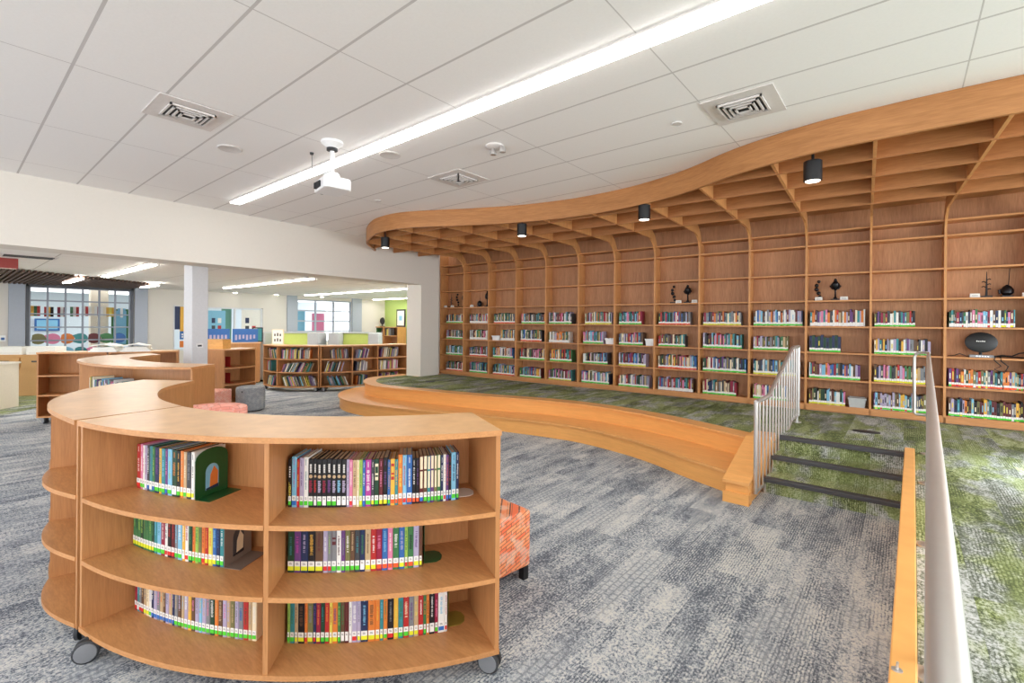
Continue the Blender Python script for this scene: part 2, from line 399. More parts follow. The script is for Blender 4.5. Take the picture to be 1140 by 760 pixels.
# ------------------------------------------------------------------ ceiling fittings
def vent(x, yy, lab, sx=.52, sy=.5):
    t = thing('air_vent', lab, 'air vent', (x, yy, H), 0, 'square ceiling diffusers')
    o = MB()
    o.box((-sx/2, -sy/2, -.008), (sx/2, sy/2, -.001), VENT); o.build('panel', t)
    g = MB()
    for i, r in enumerate((.16, .125, .09, .055)):
        z = -.012-.004*i
        for (a, b, c, d) in ((-r, -r, r, -r+.014), (-r, r-.014, r, r), (-r, -r, -r+.014, r), (r-.014, -r, r, r)):
            g.box((a, b, z-.014), (c, d, z), VENT)
    g.build('louvre', t)
    MB().box((-.155, -.155, -.0125), (.155, .155, -.0085), DARK).build('throat', t)
vent(-4.53, 1.27, 'square ceiling vent nearest the cream wall, before the projector')
vent(-4.05, 3.87, 'square ceiling vent near the tip of the wooden canopy')
vent(-.97, 3.96, 'square ceiling vent above the deep wave of the wooden canopy', .5, .52)
def disc(x, yy, r, name, lab, cat, m, z=H, g=None):
    o = MB().lathe([(r, -.001), (r, -.006), (r*.93, -.012), (r*.88, -.010)], m).build(name, None, True); o.location = (x, yy, z); return tag(o, lab, cat, g)
disc(-5.12, 1.795, .11, 'ceiling_speaker', 'round flush ceiling speaker on the wall side of the projector', 'speaker', SPK, g='round ceiling speakers')
disc(-4.025, 2.885, .11, 'ceiling_speaker', 'round flush ceiling speaker beyond the long LED strip', 'speaker', SPK, g='round ceiling speakers')
disc(-1.49, 3.948, .045, 'sprinkler_cover', 'small round sprinkler cover beside the vent over the canopy wave', 'sprinkler', SPK, g='sprinkler covers')
disc(-5.666, 3.873, .045, 'sprinkler_cover', 'small round sprinkler cover near the canopy tip', 'sprinkler', SPK, g='sprinkler covers')
t = thing('emergency_light', 'small twin headed emergency light on the ceiling past the LED strip', 'emergency light', (-3.03, 3.37, H))
MB().lathe([(.09, -.001), (.09, -.015), (.06, -.03)], VENT).build('base_plate', t, True)
for s in (-1, 1): MB().lathe([(.02, .02), (.032, -.01), (.03, -.035)], STEEL, (s*.06+.04, 0, -.05)).build('lamp_head', t, True)
t = thing('ceiling_hook', 'dark hook with a thin wire hanging from the ceiling beside the projector', 'hook', (-4.6, 2.362, H))
MB().lathe([(.02, -.001), (.016, -.02)], DARK).build('anchor', t, True); MB().tube([(0, 0, -.015), (.005, 0, -.1), (0, .005, -.2)], .003, DARK, 6).build('wire', t)
t = thing('projector', 'white projector hanging from a pole under the long LED strip', 'projector', (-4.17, 2.34, H), math.radians(-8))
MB().lathe([(.1, -.001), (.1, -.02), (.06, -.05), (.045, -.07)], WHITE).build('ceiling_plate', t, True)
MB().lathe([(.042, -.045), (.05, -.055), (.05, -.085), (.03, -.09)], DARK).build('cable_collar', t, True)
MB().tube([(0, 0, -.06), (0, 0, -.33)], .021, WHITE).build('pole', t, True)
MB().lathe([(.06, -.3), (.075, -.32), (.07, -.35), (.1, -.355), (.1, -.37)], WHITE).build('mount', t, True)
pb = MB().prism([(-.15, -.11), (.14, -.13), (.17, -.1), (.17, .1), (.13, .13), (-.13, .12), (-.16, .08)], -.475, -.37, WHITE).build('body', t, bevel=.012)
MB().lathe([(.05, 0), (.05, .03), (.042, .032), (.04, .02)], DARK, M=Matrix.Translation((-.145, -.03, -.42)) @ Matrix.Rotation(-PI/2, 4, 'Y')).build('lens', t, True)
v = MB()
for i in range(5): v.box((-.08+i*.03, -.14, -.455), (-.068+i*.03, -.114, -.4), DARK)
v.build('vent_grille', t)
cb = MB()
for k in range(4): cb.tube([(-.1-.01*k, .06, -.38), (-.16, .02-.03*k, -.36-.01*k), (-.14, -.05, -.4), (-.1, -.09, -.37)], .005, DARK, 6)
cb.build('cable', t, True)

# ------------------------------------------------------------------ wall bookcase and canopy
BN = 15; BW = .7496; BS = .0377; DEP = .27
def bx(i): return (-8.598+BW*i, 7.647+BS*i)
ANG = math.atan2(BS, BW); BL = math.hypot(BW, BS)
wb = thing('wall_bookcase', 'tall oak bookcase filling the back wall, ribs curving into the canopy', 'bookcase', (bx(0)[0], bx(0)[1], 0), ANG)
LEV = (.54, .913, 1.292, 1.663, 2.032, 2.417, 2.833, 3.03)
BD = MB().box((-.02, DEP-.02, SH), (BL*BN, DEP, 3.36), WB_V); BD.build('back_panel', wb)
MB().box((-.02, 0, SH), (BL*BN, .02, LEV[0]-.02), WB_S).build('plinth', wb)
for i in range(BN):
    for z in LEV:
        MB().box((BL*i+.013, .004, z-.022), (BL*(i+1)-.013, DEP-.02, z), WB_S).build('shelf', wb)
# the canopy edge: plan line of the fascia
FAS = spline([(-8.34, 5.62), (-8.0, 5.3), (-7.7, 5.02), (-7.44, 4.85), (-6.97, 4.62), (-6.57, 4.50), (-6.07, 4.49), (-5.6, 4.66), (-5.08, 4.93), (-4.4, 5.23), (-3.84, 5.39), (-3.3, 5.46), (-2.6, 5.42), (-1.9, 5.21), (-1.25, 4.86), (-.61, 4.66), (-.05, 4.62), (.61, 4.63), (1.5, 4.7), (2.6, 4.9)], 6)
FZ = 3.12
def fas_y(x):
    for a, b in zip(FAS, FAS[1:]):
        if a[0] <= x <= b[0]: return a[1]+(b[1]-a[1])*(x-a[0])/(b[0]-a[0])
    return FAS[-1][1] if x > 0 else FAS[0][1]
RR = .30
for i in range(BN):
    # rib profile in (y, z) of the bookcase frame: upright, curve, beam out to the fascia
    X, Y = bx(i)
    prof = [(DEP-.02, SH), (0, SH), (0, FZ-RR+.02)]
    reach = -2.8
    for _ in range(4): reach = (fas_y(X-reach*math.sin(ANG))+.025-Y)/math.cos(ANG)
    if i == 0: reach = -.42
    prof += [(-RR+RR*math.cos(a), FZ-RR+.02+RR*math.sin(a)) for a in [k*PI/2/8 for k in range(1, 9)]]
    prof += [(reach, FZ+.02), (reach, FZ+.19)]
    prof += [(-RR+(RR+.1)*math.cos(a), FZ-RR+.09+(RR+.1)*math.sin(a)) for a in [k*PI/2/8 for k in range(8, 1, -1)]]
    prof += [(DEP-.02, FZ-RR+.16)]
    if i == 0: prof = prof[:-9]+[(reach, 3.34), (DEP-.02, 3.34)]
    p2 = MB().prism([(q[0], q[1]) for q in prof], -.013, .013, WB_E, Matrix.Translation((BL*i, 0, 0)) @ Matrix(((0, 0, 1, 0), (1, 0, 0, 0), (0, 1, 0, 0), (0, 0, 0, 1))))
    p2.build('rib', wb)
cp = thing('canopy', 'wavy wooden canopy with an egg crate underside over the stage', 'canopy', (0, 0, FZ))
FO = offset(FAS, .035)
MB().strip(FAS, FO, 0, H-FZ-.002, CAN).build('fascia', cp, True)
MB().prism([(p[0], p[1]+.02) for p in FAS]+[(2.6, 8.55), (-8.45, 8.0), (-8.4, 5.7)], .192, .21, CAN).build('deck', cp)
for dy in (.95, 1.6, 2.25, 2.87):          # slats parallel to the bookcase, cut where the fascia passes
    seg = []; x = -8.3
    n = 220; cur = None; runs = []
    for k in range(n+1):
        xx = -8.3+10.9*k/n; yy = 7.647+(xx+8.598)*BS/BW-dy+0*xx
        inside = yy > fas_y(xx)+.03 and xx > wx(yy)+.01
        if inside and cur is None: cur = xx
        if (not inside or k == n) and cur is not None: runs.append((cur, xx)); cur = None
    yq = lambda xx: 7.647+(xx+8.598)*BS/BW-dy
    for a, b in runs:
        if b-a > .1: MB().prism([(a, yq(a)), (b, yq(b)), (b, yq(b)+.022), (a, yq(a)+.022)], .012, .19, CANRIB).build('cross_slat', cp)
for (x, yy, lab) in ((-6.85, 4.83, 'black can spotlight at the canopy tip by the cream wall'), (-4.31, 5.40, 'black can spotlight second from the canopy tip'), (-2.45, 5.46, 'black can spotlight under the outward bulge of the canopy'), (-.63, 4.90, 'largest black can spotlight, under the near end of the canopy'), (1.5, 5.7, 'added black can spotlight pooling cool light on the green carpet beyond the view')):  # last can is added out of view for the cool pool on the carpet
    t = thing('canopy_spotlight', lab, 'spotlight', (x, yy, 2.945), 0, 'black spotlights under the canopy')
    MB().lathe([(.068, 0), (.072, .004), (.072, .17), (.066, .176)], BLACK).build('housing', t, True)
    MB().lathe([(.055, -.004), (.06, .002)], SPOTM).build('lens', t)
    MB().tube([(0, 0, .17), (0, 0, .37)], .012, BLACK).build('stem', t)
    sp = bpy.data.lights.new('spot', 'SPOT'); sp.energy = 14 if x < 1 else 260; sp.spot_size = 1.9 if x < 1 else 1.0; sp.spot_blend = .7; sp.color = (1, .93, .82) if x < 1 else (.86, .95, 1); sp.shadow_soft_size = .05
    so = bpy.data.objects.new('spot_lamp', sp); COL.objects.link(so); so.parent = t; so.location = (0, 0, -.03)

# ------------------------------------------------------------------ stage, steps, rails
UP = spline([(-9.1, 6.95), (-9.09, 6.5), (-9.06, 6.1), (-8.82, 5.77), (-8.35, 5.45), (-7.8, 5.32), (-7.2, 5.39), (-6.71, 5.51), (-6.02, 5.64), (-5.16, 5.87), (-4.5, 6.08), (-3.81, 6.2), (-3.1, 6.17), (-2.44, 6.03), (-1.85, 5.83), (-1.14, 5.54)], 6)
LO = spline([(-9.42, 6.95), (-9.4, 6.5), (-9.33, 6.1), (-9.22, 5.7), (-8.98, 5.32), (-8.5, 4.97), (-7.92, 4.79), (-7.18, 4.81), (-6.31, 5.0), (-5.67, 5.24), (-4.99, 5.46), (-4.16, 5.64), (-3.5, 5.71), (-2.81, 5.6), (-2.32, 5.44), (-1.86, 5.21), (-1.32, 4.98)], 6)
st = thing('stage', 'two tier wavy oak stage platform with green carpet in front of the bookcase', 'stage', (-5, 6, 0))
st0 = Matrix.Translation((5, -6, 0))
def S(pts): return [(p[0]+5, p[1]-6) for p in pts]
UPr = resample(UP, 90); UPi = offset(UPr, .22); UPo = offset(UPr, -.03)
LOr = resample(LO, 90); LOo = offset(LOr, -.03)
MB().strip(S(LOr), S(offset(LOr, .03)), 0, .2, ST_W).build('lower_riser', st, True)
MB().strip(S(LOo), S(offset(UPr, .05)), .2, .225, ST_T).build('lower_tread', st, True)
MB().strip(S(UPr), S(offset(UPr, .03)), .225, SH-.025, ST_W).build('upper_riser', st, True)
MB().strip(S(UPo), S(UPi), SH-.025, SH, ST_T).build('wood_border', st, True)
car = S(UPi)+S([(-1.14, 5.9), (-1.12, 5.96), (.088, 5.96), (-.014, -3), (5, -3), (5, 8.3), (-8.7, 7.62), (-8.7, 6.95)])
MB().prism(car, SH-.05, SH-.004, GREEN).build('carpet', st)
MB().prism(S([(-9.1, 6.86), (-8.46, 6.86), (-8.46, 7.62), (-8.6, 7.62), (-8.6, 6.98), (-8.7, 6.93)]), SH-.05, SH-.002, ST_T).build('end_board', st)
# wedge at the end of the tiers
M_yz = Matrix(((0, 0, 1, 0), (1, 0, 0, 0), (0, 1, 0, 0), (0, 0, 0, 1)))
wd = thing('stair_cheek', 'sloped oak cheek block closing the stage beside the steps', 'stair cheek', (-1.2, 4.74, 0))
MB().prism([(0.02, 0), (1.2, 0), (1.2, SH-.005), (.86, SH-.005), (.02, .19)], -.1, .1, ST_W, M_yz).build('body', wd)
MB().prism([(-.01, .185), (.86, SH-.006), (1.2, SH-.006), (1.2, SH+.02), (.85, SH+.02), (-.01, .215)], -.118, .112, ST_T, M_yz).build('cap', wd)
MB().box((-.118, -.006, 0), (.112, .1, .1), ST_W).build('base_trim', wd)
# steps
sp_ = thing('carpeted_steps', 'three green carpeted steps with dark rubber nosings up to the stage', 'steps', (-.52, 5.25, 0))
YS = (0, .33, .66)
for k, (y0, z) in enumerate(zip(YS, (.15, .30, .45))):
    MB().box((-.545, y0, 0), (.53, .705 if k == 2 else y0+.335, z-.004), GREEN).build('step', sp_)
    MB().prism([(y0-.03, z-.035), (y0+.012, z-.035), (y0+.03, z-.002), (y0+.05, z-.002), (y0+.05, z+.004), (y0-.022, z+.004), (y0-.03, z-.004)], -.545, .53, NOSING, M_yz).build('nosing', sp_)
# curb
cu = thing('stage_curb', 'oak curb board running from the steps toward the camera beside the rail', 'curb', (0, 0, 0), 0)
MB().prism([(-.085, -2.5), (-.01, -2.5), (.085, 5.96), (.01, 5.96)], 0, .5, ST_W).build('board', cu, bevel=.006)
fb = thing('floor_bolt', 'small metal bolt and washer on the oak curb top', 'bolt', (-.012, 2.08, .5))
MB().lathe([(.016, 0), (.016, .003), (.006, .004)], STEEL).build('washer', fb, True); MB().tube([(0, 0, .003), (.002, 0, .028)], .004, STEEL, 8).build('pin', fb, True)
# railing between tiers and steps
XR = 0
rl = thing('stair_railing', 'steel baluster railing sloping up the side of the steps', 'railing', (-1.07, 4.9, 0), math.radians(-1.0))
topp = [(0, 0, .945), (0, .47, .945), (0, .56, .97), (0, 1.62, 1.38), (0, 1.72, 1.40), (0, 2.06, 1.40)]
botp = [(0, 0, .09), (0, .44, .09), (0, .54, .12), (0, 1.6, .50), (0, 1.7, .53), (0, 2.06, .53)]
MB().tube(topp, .02, STEEL).build('handrail', rl, True); MB().tube(botp, .014, STEEL).build('bottom_rail', rl, True)
def zat(P, yv):
    for a, b in zip(P, P[1:]):
        if a[1] <= yv <= b[1]: return a[2]+(b[2]-a[2])*(yv-a[1])/(b[1]-a[1])
for yv in (0, 2.06): MB().tube([(0, yv, zat(botp, yv)-.01), (0, yv, zat(topp, yv))], .019, STEEL).build('end_post', rl, True)
for k in range(1, 15):
    yv = 2.06*k/15
    MB().tube([(0, yv, zat(botp, yv)), (0, yv, zat(topp, yv))], .0095, STEEL, 8).build('baluster', rl, True)
for yv, z0 in ((.36, .0), (1.98, SH)):
    f = MB().tube([(.0, yv, z0), (.0, yv, zat(botp, yv))], .017, STEEL); f.lathe([(.05, 0), (.05, .008), (.03, .012)], STEEL, (0, yv, z0)); f.build('foot_post', rl, True)
# guard rail beside the camera
gr = thing('guard_rail', 'long steel pipe rail running beside the curb toward the camera', 'railing', (.103, 3.2, SH), math.radians(-1.57))
MB().tube([(0, -4.4, .93), (0, 2.2, .93), (0, 3.6, .93)], .0152, STEEL, 16).build('handrail', gr, True)
lp = MB().tube([(0, 3.6, .93), (-.05, 3.66, .93), (-.1, 3.68, .915), (-.115, 3.68, .88), (-.115, 3.68, .27), (-.1, 3.68, .25), (-.02, 3.67, .25), (.0, 3.66, .27), (0, 3.62, .9)], .015, STEEL, 10); lp.build('end_return', gr, True)
for yv in (-2.3, -1.0, .3, 1.67, 2.8):
    MB().tube([(0, yv, .0), (0, yv, .92)], .015, STEEL, 10).build('post', gr, True)
    MB().lathe([(.045, -.003), (.045, .008), (.02, .013)], STEEL, (-.012, yv, 0)).build('base_plate', gr, True)
MB().tube([(0, -4.4, .28), (0, 3.6, .28)], .012, STEEL, 8).build('lower_rail', gr, True)
o = MB().lathe([(.11, 0), (.11, .006), (.09, .009)], DARK).build('floor_outlet', None, True); o.location = (-.33, 6.83, SH-.004); o.scale = (1.2, .8, 1); tag(o, 'dark oval floor outlet cover in the green carpet above the steps', 'floor outlet', 'floor outlet covers')
o = MB().lathe([(.1, 0), (.1, .006), (.08, .009)], DARK).build('floor_outlet', None, True); o.location = (-7.55, 6.45, SH-.004); tag(o, 'dark floor outlet cover in the stage carpet near the white pier', 'floor outlet', 'floor outlet covers')

# ------------------------------------------------------------------ low bookcases
def caster(p, parent, rz, r=.054):
    """wheel standing on the floor at p (in the parent's frame)"""
    c = MB().box((-.02, -.02, .085), (.02, .02, .1), DARK)
    c.prism([(-.02, -.03), (.02, -.03), (.02, .02), (-.02, .02)], .08, .098, DARK); 
    c.tube([(0, 0, .05), (0, 0, .095)], .012, DARK, 8)
    o = c.build('caster', parent); o.location = (p[0], p[1], 0); o.rotation_euler = (0, 0, rz)
    M = Matrix.Translation((0, 0, r)) @ Matrix.Rotation(PI/2, 4, 'Y')
    w = MB()
    for s in (-1, 1):
        w.lathe([(r*.75, s*.006), (r, s*.009), (r, s*.026), (r*.86, s*.03)], TYRE, n=20, M=M)
    w.build('wheel', o, True)
    h = MB()
    for s in (-1, 1): h.lathe([(r*.84, s*.0305), (r*.8, s*.033), (r*.3, s*.034)], HUB, n=18, M=M)
    h.build('hub', o, True)
    return o

ZS = (.124, .464, .778)
def low_case(label, front, back, divs, zt=1.165, group='curved low bookcases', casters=((.04, .12), (.96, .12), (.04, .85), (.96, .85)), bulge=0, nshelf=3, skew=0):
    """front/back: plan polylines along the open side and the closed side; divs: where panels stand (0..1)"""
    F_ = resample(front, 41); B_ = resample(back, 41)
    ox, oy = F_[20]
    loc = lambda P: [(p[0]-ox, p[1]-oy) for p in P]
    F_, B_ = loc(F_), loc(B_)
    t = thing('curved_bookcase', label, 'bookcase', (ox, oy, 0), 0, group)
    sgn = 1 if (along(B_, .5)-along(F_, .5)).cross(along(F_, .55)-along(F_, .45)) < 0 else -1
    OV = offset(F_, -.012*sgn)
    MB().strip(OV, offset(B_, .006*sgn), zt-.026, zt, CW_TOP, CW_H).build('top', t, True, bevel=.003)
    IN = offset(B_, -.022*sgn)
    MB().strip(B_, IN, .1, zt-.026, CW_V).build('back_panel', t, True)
    if not bulge: MB().strip(F_, IN, .1, ZS[0], CW_H).build('bottom_board', t, True)
    n = len(divs)
    for i, d in enumerate(divs):
        f, b = along(F_, d), along(B_, d+(skew if 0 < d < 1 else 0)); tan = (along(F_, min(1, d+.02))-along(F_, max(0, d-.02))).normalized()
        w = .011; sh_ = w if i == 0 else (-w if i == n-1 else 0)
        c = tan*sh_; e = tan*w
        dirv = (b-f).normalized()*.004
        q = [f+c-e+dirv, f+c+e+dirv, b+c+e-dirv*2, b+c-e-dirv*2]
        MB().prism([tuple(v) for v in q], .1 if i in (0, n-1) else ZS[0], zt-.026, CW_V).build('end_panel' if i in (0, n-1) else 'divider', t)
    for d0, d1 in zip(divs, divs[1:]):
        m = 17; e0 = d0+.012/1.8*(1.6 if d0 == 0 else .8); e1 = d1-.012/1.8*(1.6 if d1 == 1 else .8)
        fs = [tuple(along(F_, e0+(e1-e0)*k/(m-1))) for k in range(m)]; b0_ = e0+(skew if 0 < d0 < 1 else 0); b1_ = e1+(skew if 0 < d1 < 1 else 0); bs = [tuple(along(IN, b0_+(b1_-b0_)*k/(m-1))) for k in range(m)]
        if bulge: fs = [tuple(Vector(p)+(Vector(p)-Vector(q)).normalized()*bulge*math.sin(PI*k/(m-1))) for k, (p, q) in enumerate(zip(fs, bs))]
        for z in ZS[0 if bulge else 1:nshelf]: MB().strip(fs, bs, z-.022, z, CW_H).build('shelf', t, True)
    for d, s, *ca in casters:
        p = along(F_, d)*(1-s)+along(B_, d)*s; tv = along(F_, min(1, d+.03))-along(F_, max(0, d-.03))
        caster(p, t, ca[0] if ca else math.atan2(tv.y, tv.x)+.9)
    return t
C1 = (-3.601, 2.817)
U1 = low_case('nearest curved low bookcase, in two bays full of books', arc(C1, 2.41, -80.2, -27.8), arc(C1, 1.95, -80.2, -27.8), (0, .527, 1), casters=((.055, -.02, -.35), (.985, .10), (.03, .85), (.97, .85)), skew=-.045)
u2f = spline([(-3.215, .435), (-3.66, .40), (-3.989, .42), (-4.32, .52), (-4.70, .75), (-4.98, 1.10)], 6)
u2b = spline([(-3.285, .897), (-3.628, .885), (-3.918, .93), (-4.2, 1.02), (-4.42, 1.16), (-4.605, 1.35)], 6)
low_case('curved low bookcase joined behind the nearest one, its rounded shelves bulging', u2f, u2b, (0, .36, 1), bulge=.05)
u3f = spline([(-6.15, 1.98), (-5.95, 1.73), (-6.436, 1.36), (-7.1, 1.13), (-7.7, 1.07), (-8.15, 1.12), (-8.65, 1.36), (-8.9, 1.72), (-8.98, 2.05)][1:], 6)
u3b = spline([(-6.2, 2.03), (-6.75, 1.72), (-7.2, 1.6), (-7.616, 1.56), (-8.02, 1.6), (-8.3, 1.8), (-8.5, 2.06)], 6)
low_case('curved low bookcase in the middle, its end panel toward the round grey stool', u3f, u3b, (0, .55, 1))
low_case('empty low bookcase on the left, behind the middle curved one', spline([(-10.62, .95), (-10.35, 1.3), (-10.1, 1.72)], 8), spline([(-10.98, 1.12), (-10.72, 1.45), (-10.48, 1.86)], 8), (0, 1), zt=1.145, casters=((.1, .2), (.95, .2), (.1, .85), (.9, .85)))
low_case('empty low bookcase to the left of the grey column', spline([(-10.09, 1.74), (-9.86, 2.15), (-9.68, 2.6)], 8), spline([(-10.47, 1.88), (-10.22, 2.3), (-10.05, 2.72)], 8), (0, .5, 1), zt=1.145)
low_case('low bookcase with red bookends behind the round grey stool', spline([(-9.86, 3.38), (-9.86, 3.72), (-10.1, 4.05)], 8), spline([(-10.28, 3.2), (-10.42, 3.55), (-10.5, 3.9)], 8), (0, 1), zt=1.13)
u6a = spline([(-12.2, 5.06), (-11.62, 5.03), (-11.15, 5.25), (-10.72, 5.72)], 8)
low_case('far low bookcase of leaning picture books nearest the round grey stool', u6a, offset(u6a, .42), (0, .42, 1), zt=1.1, group='far picture book cases')
u6b = spline([(-10.70, 5.74), (-10.42, 6.15), (-10.27, 6.6), (-10.2, 7.0), (-10.12, 7.5), (-10.1, 7.85)], 8)
low_case('far low bookcase of picture books beside the white pier', u6b, offset(u6b, .42), (0, .33, .62, 1), zt=1.1, group='far picture book cases')

# ------------------------------------------------------------------ books
PAL = dict(black=(28, 28, 32), white=(232, 230, 224), red=(196, 40, 38), crimson=(160, 28, 62), maroon=(104, 36, 40), orange=(232, 122, 40), amber=(238, 176, 50), yellow=(226, 206, 70),
           cream=(236, 218, 180), pink=(226, 120, 160), magenta=(190, 60, 160), purple=(108, 62, 130), lilac=(176, 164, 196), navy=(36, 50, 92), blue=(46, 104, 180), sky=(120, 190, 224),
           teal=(50, 140, 146), green=(56, 122, 68), lime=(150, 190, 70), forest=(30, 70, 48), olive=(120, 116, 66), brown=(104, 72, 50), tan=(196, 164, 120), grey=(128, 130, 134), charcoal=(64, 66, 72))
def bm_(c): return mat('book_'+c, tuple(x*.84+.16*(.3*PAL[c][0]+.6*PAL[c][1]+.1*PAL[c][2])*.95 for x in PAL[c]), .45, var=.12, scale=40, spec=.4)
LAB = {'w': mat('tag_white', (238, 236, 232), .6), 'g': mat('tag_green', (80, 206, 50), .6), 'y': mat('tag_yellow', (224, 226, 40), .6), 'r': mat('tag_red', (214, 46, 40), .6), 'o': mat('tag_orange', (238, 88, 40), .6), 'b': mat('tag_blue', (50, 110, 190), .6)}
ORD = 'first second third fourth fifth sixth seventh eighth ninth tenth eleventh twelfth thirteenth fourteenth fifteenth sixteenth seventeenth eighteenth nineteenth twentieth'.split()
def ordn(i):
    if i < 20: return ORD[i]
    t_, u = divmod(i+1, 10); T = {2: 'twenty', 3: 'thirty', 4: 'forty'}[t_]
    return T[:-1]+'ieth' if u == 0 else T+'-'+ORD[u-1]
ADJ = {'w': 'white', 'g': 'green', 'y': 'yellow', 'r': 'red', 'o': 'orange', 'b': 'blue'}
GLY = {'L': ['100', '100', '100', '100', '111'], 'O': ['111', '101', '101', '101', '111'], 'S': ['111', '100', '111', '001', '111'], 'T': ['111', '010', '010', '010', '010']}
def book(x, y, z, rz, w, h, d, c, c2, lab, label, group, style=0, lean=0):
    """spine faces local -y; local origin at the foot of the spine"""
    o = MB(); t = min(.0022, w*.2); e = min(.003, w*.3); m = bm_(c); m2 = bm_(c2)
    o.prism([(-w/2, d), (-w/2, e), (-w/2+e, 0), (w/2-e, 0), (w/2, e), (w/2, d), (w/2-t, d), (w/2-t, e+.004), (-w/2+t, e+.004), (-w/2+t, d)], 0, h, m)
    a = w*.30; f = -.0007
    if style == 0:      # a column of small title marks and an author line
        k = rnd.uniform(.34, .46); e_ = rnd.uniform(.7, .8); q_ = rnd.uniform(.5, 1)
        while k < e_:
            g_ = rnd.uniform(.006, .011); o.box((-a*q_*rnd.uniform(.6, 1), f, h*k), (a*q_*rnd.uniform(.6, 1), .0005, h*(k+g_)), m2); k += g_*1.9 if rnd.random() > .15 else g_*4
        k = .84
        while k < .95: o.box((-a*.35, f, h*k), (a*.35, .0005, h*(k+.006)), m2); k += .013
    elif style == 1:    # broad band
        o.box((-w/2+e, f, h*.55), (w/2-e, .0005, h*.9), m2); o.box((-a, f*1.4, h*.62), (a, .0003, h*.66), m); o.box((-a, f*1.4, h*.70), (a, .0003, h*.84), m)
    elif style == 2:    # pale head above a coloured spine
        o.box((-w/2+e, f, h*.72), (w/2-e, .0005, h*.995), m2); o.box((-a, f, h*.32), (a, .0005, h*.68), m2)
    elif style == 3:    # series: pale name, round badge, coloured title
        o.lathe([(w*.36, -.0008), (w*.36, .0003)], bm_('tan'), n=12, M=Matrix.Translation((0, 0, h*.64)) @ Matrix.Rotation(PI/2, 4, 'X'))
        for j in range(6): o.box((-a*.6, f, h*(.72+.03*j)), (a*.6, .0005, h*(.742+.03*j)), bm_('white'))
        for j in range(8): o.box((-a, f, h*(.31+.032*j)), (a*(.5+.5*((j*7) % 3)/2), .0005, h*(.333+.032*j)), m2)
    elif style == 4:    # yellow letters LOST read down the spine
        u = w*.17
        for ci, ch in enumerate('LOST'):
            for ry, row in enumerate(GLY[ch]):
                for rx, bit in enumerate(row):
                    if bit == '1': o.box((-1.5*u+rx*u, f, h*.52-ci*u*6.6-ry*u*1.1-u), (-.5*u+rx*u, .0005, h*.52-ci*u*6.6-ry*u*1.1), bm_('yellow'))
        for j in range(5): o.box((-a*.5, f, h*(.62+.05*j)), (a*.5, .0005, h*(.65+.05*j)), bm_('white'))
    ob = o.build('library_book'); ob.location = (x, y, z); ob.rotation_euler = (0, lean, rz)
    MB().box((-w/2+t*1.2, e+.005, .004), (w/2-t*1.2, d-.003, h-.004), PAGES).build('page_block', ob)
    l = MB(); zz = h*.045; l.box((-w/2+e*.8, -.0012, zz+h*.085), (w/2-e*.8, .0002, zz+h*.185), LAB['w']); l.box((-w/2+e*.8, -.0012, zz), (w/2-e*.8, .0002, zz+h*.085), LAB[lab])
    l.box((-a*.7, -.0015, zz+h*.12), (a*.7, -.001, zz+h*.13), bm_('charcoal')); l.box((-a*.7, -.0015, zz+h*.145), (a*.5, -.001, zz+h*.153), bm_('charcoal'))
    l.build('spine_tag', ob)
    tag(ob, label, 'book', group)
    return ob

def row(spec, c, r, a0, a1, z, h, place, group, d=.165):
    """spec: (colour, second colour, tag letter, relative width, style, relative height)"""
    tot = sum(s[3] for s in spec); span = math.radians(a1-a0); a = math.radians(a0)
    for i, s in enumerate(spec):
        da = span*s[3]/tot; w = da*r*.985; m = a+da/2; a += da
        hh = h*s[5]*rnd.uniform(.985, 1.01)
        book(c[0]+r*math.cos(m), c[1]+r*math.sin(m), z, m+PI/2, w, hh, d*rnd.uniform(.92, 1.0), s[0], s[1], s[2],
             f'{s[0]} spined book, {ordn(i)} from left, {place} compartment of the nearest curved bookcase', group, s[4])
def sp(txt):
    out = []
    for q in txt.split():
        p = q.split(':'); out.append((p[0], p[1], p[2], float(p[3]) if len(p) > 3 and p[3] else 1.0, int(p[4]) if len(p) > 4 and p[4] else 0, float(p[5]) if len(p) > 5 else 1.0))
    return out
R1 = 2.2
row(sp('black:yellow:g:.9:4 sky:magenta:b:1.25::1.04 red:amber:r:.7 lilac:purple:g:1.1::1.03 white:teal:g:1.1::1.03 black:crimson:g:1.3:3 black:red:w:.9:3 black:lilac:g:1.2:3 black:crimson:w:1.2:3 black:purple:g:1.2:3 black:lilac:g:1.2:3 black:sky:w:1.2:3 black:lilac:w:1.2:3 '
       'lilac:brown:w:.7::.98 pink:white:r:.8::.97 tan:brown:w:1::.97 cream:amber:w:.6::.97 lime:green:y:.8::.97 blue:white:b:.7::.97 magenta:white:g:1.4::.98 charcoal:white:y:.8::.97 forest:cream:g:1.1:1:.98 maroon:pink:y:1::.98 black:purple:y:1.1 '
       'blue:amber:g:.7::.95 amber:red:o:1.1:1:.97 teal:amber:o:.8::.96 orange:yellow:o:1.1::1.05 sky:red:r:1::1.04 blue:white:o:1.4::1.04 black:white:o:.9::.96 black:purple:o:.9::.96 maroon:cream:b:1:2 brown:cream:g:1:2 teal:cream:g:.8:2 purple:cream:g:.9:2 olive:cream:g:.8:2 green:cream:g:.9:2 navy:white:g:.7 '
       'white:orange:r:.7 purple:orange:b:.7 black:red:b:.7 sky:navy:g:1.2::1.03 navy:white:g:.8::1.03'), C1, R1, -52.9, -31.5, .778, .232, 'top right', 'books in the nearest curved bookcase')
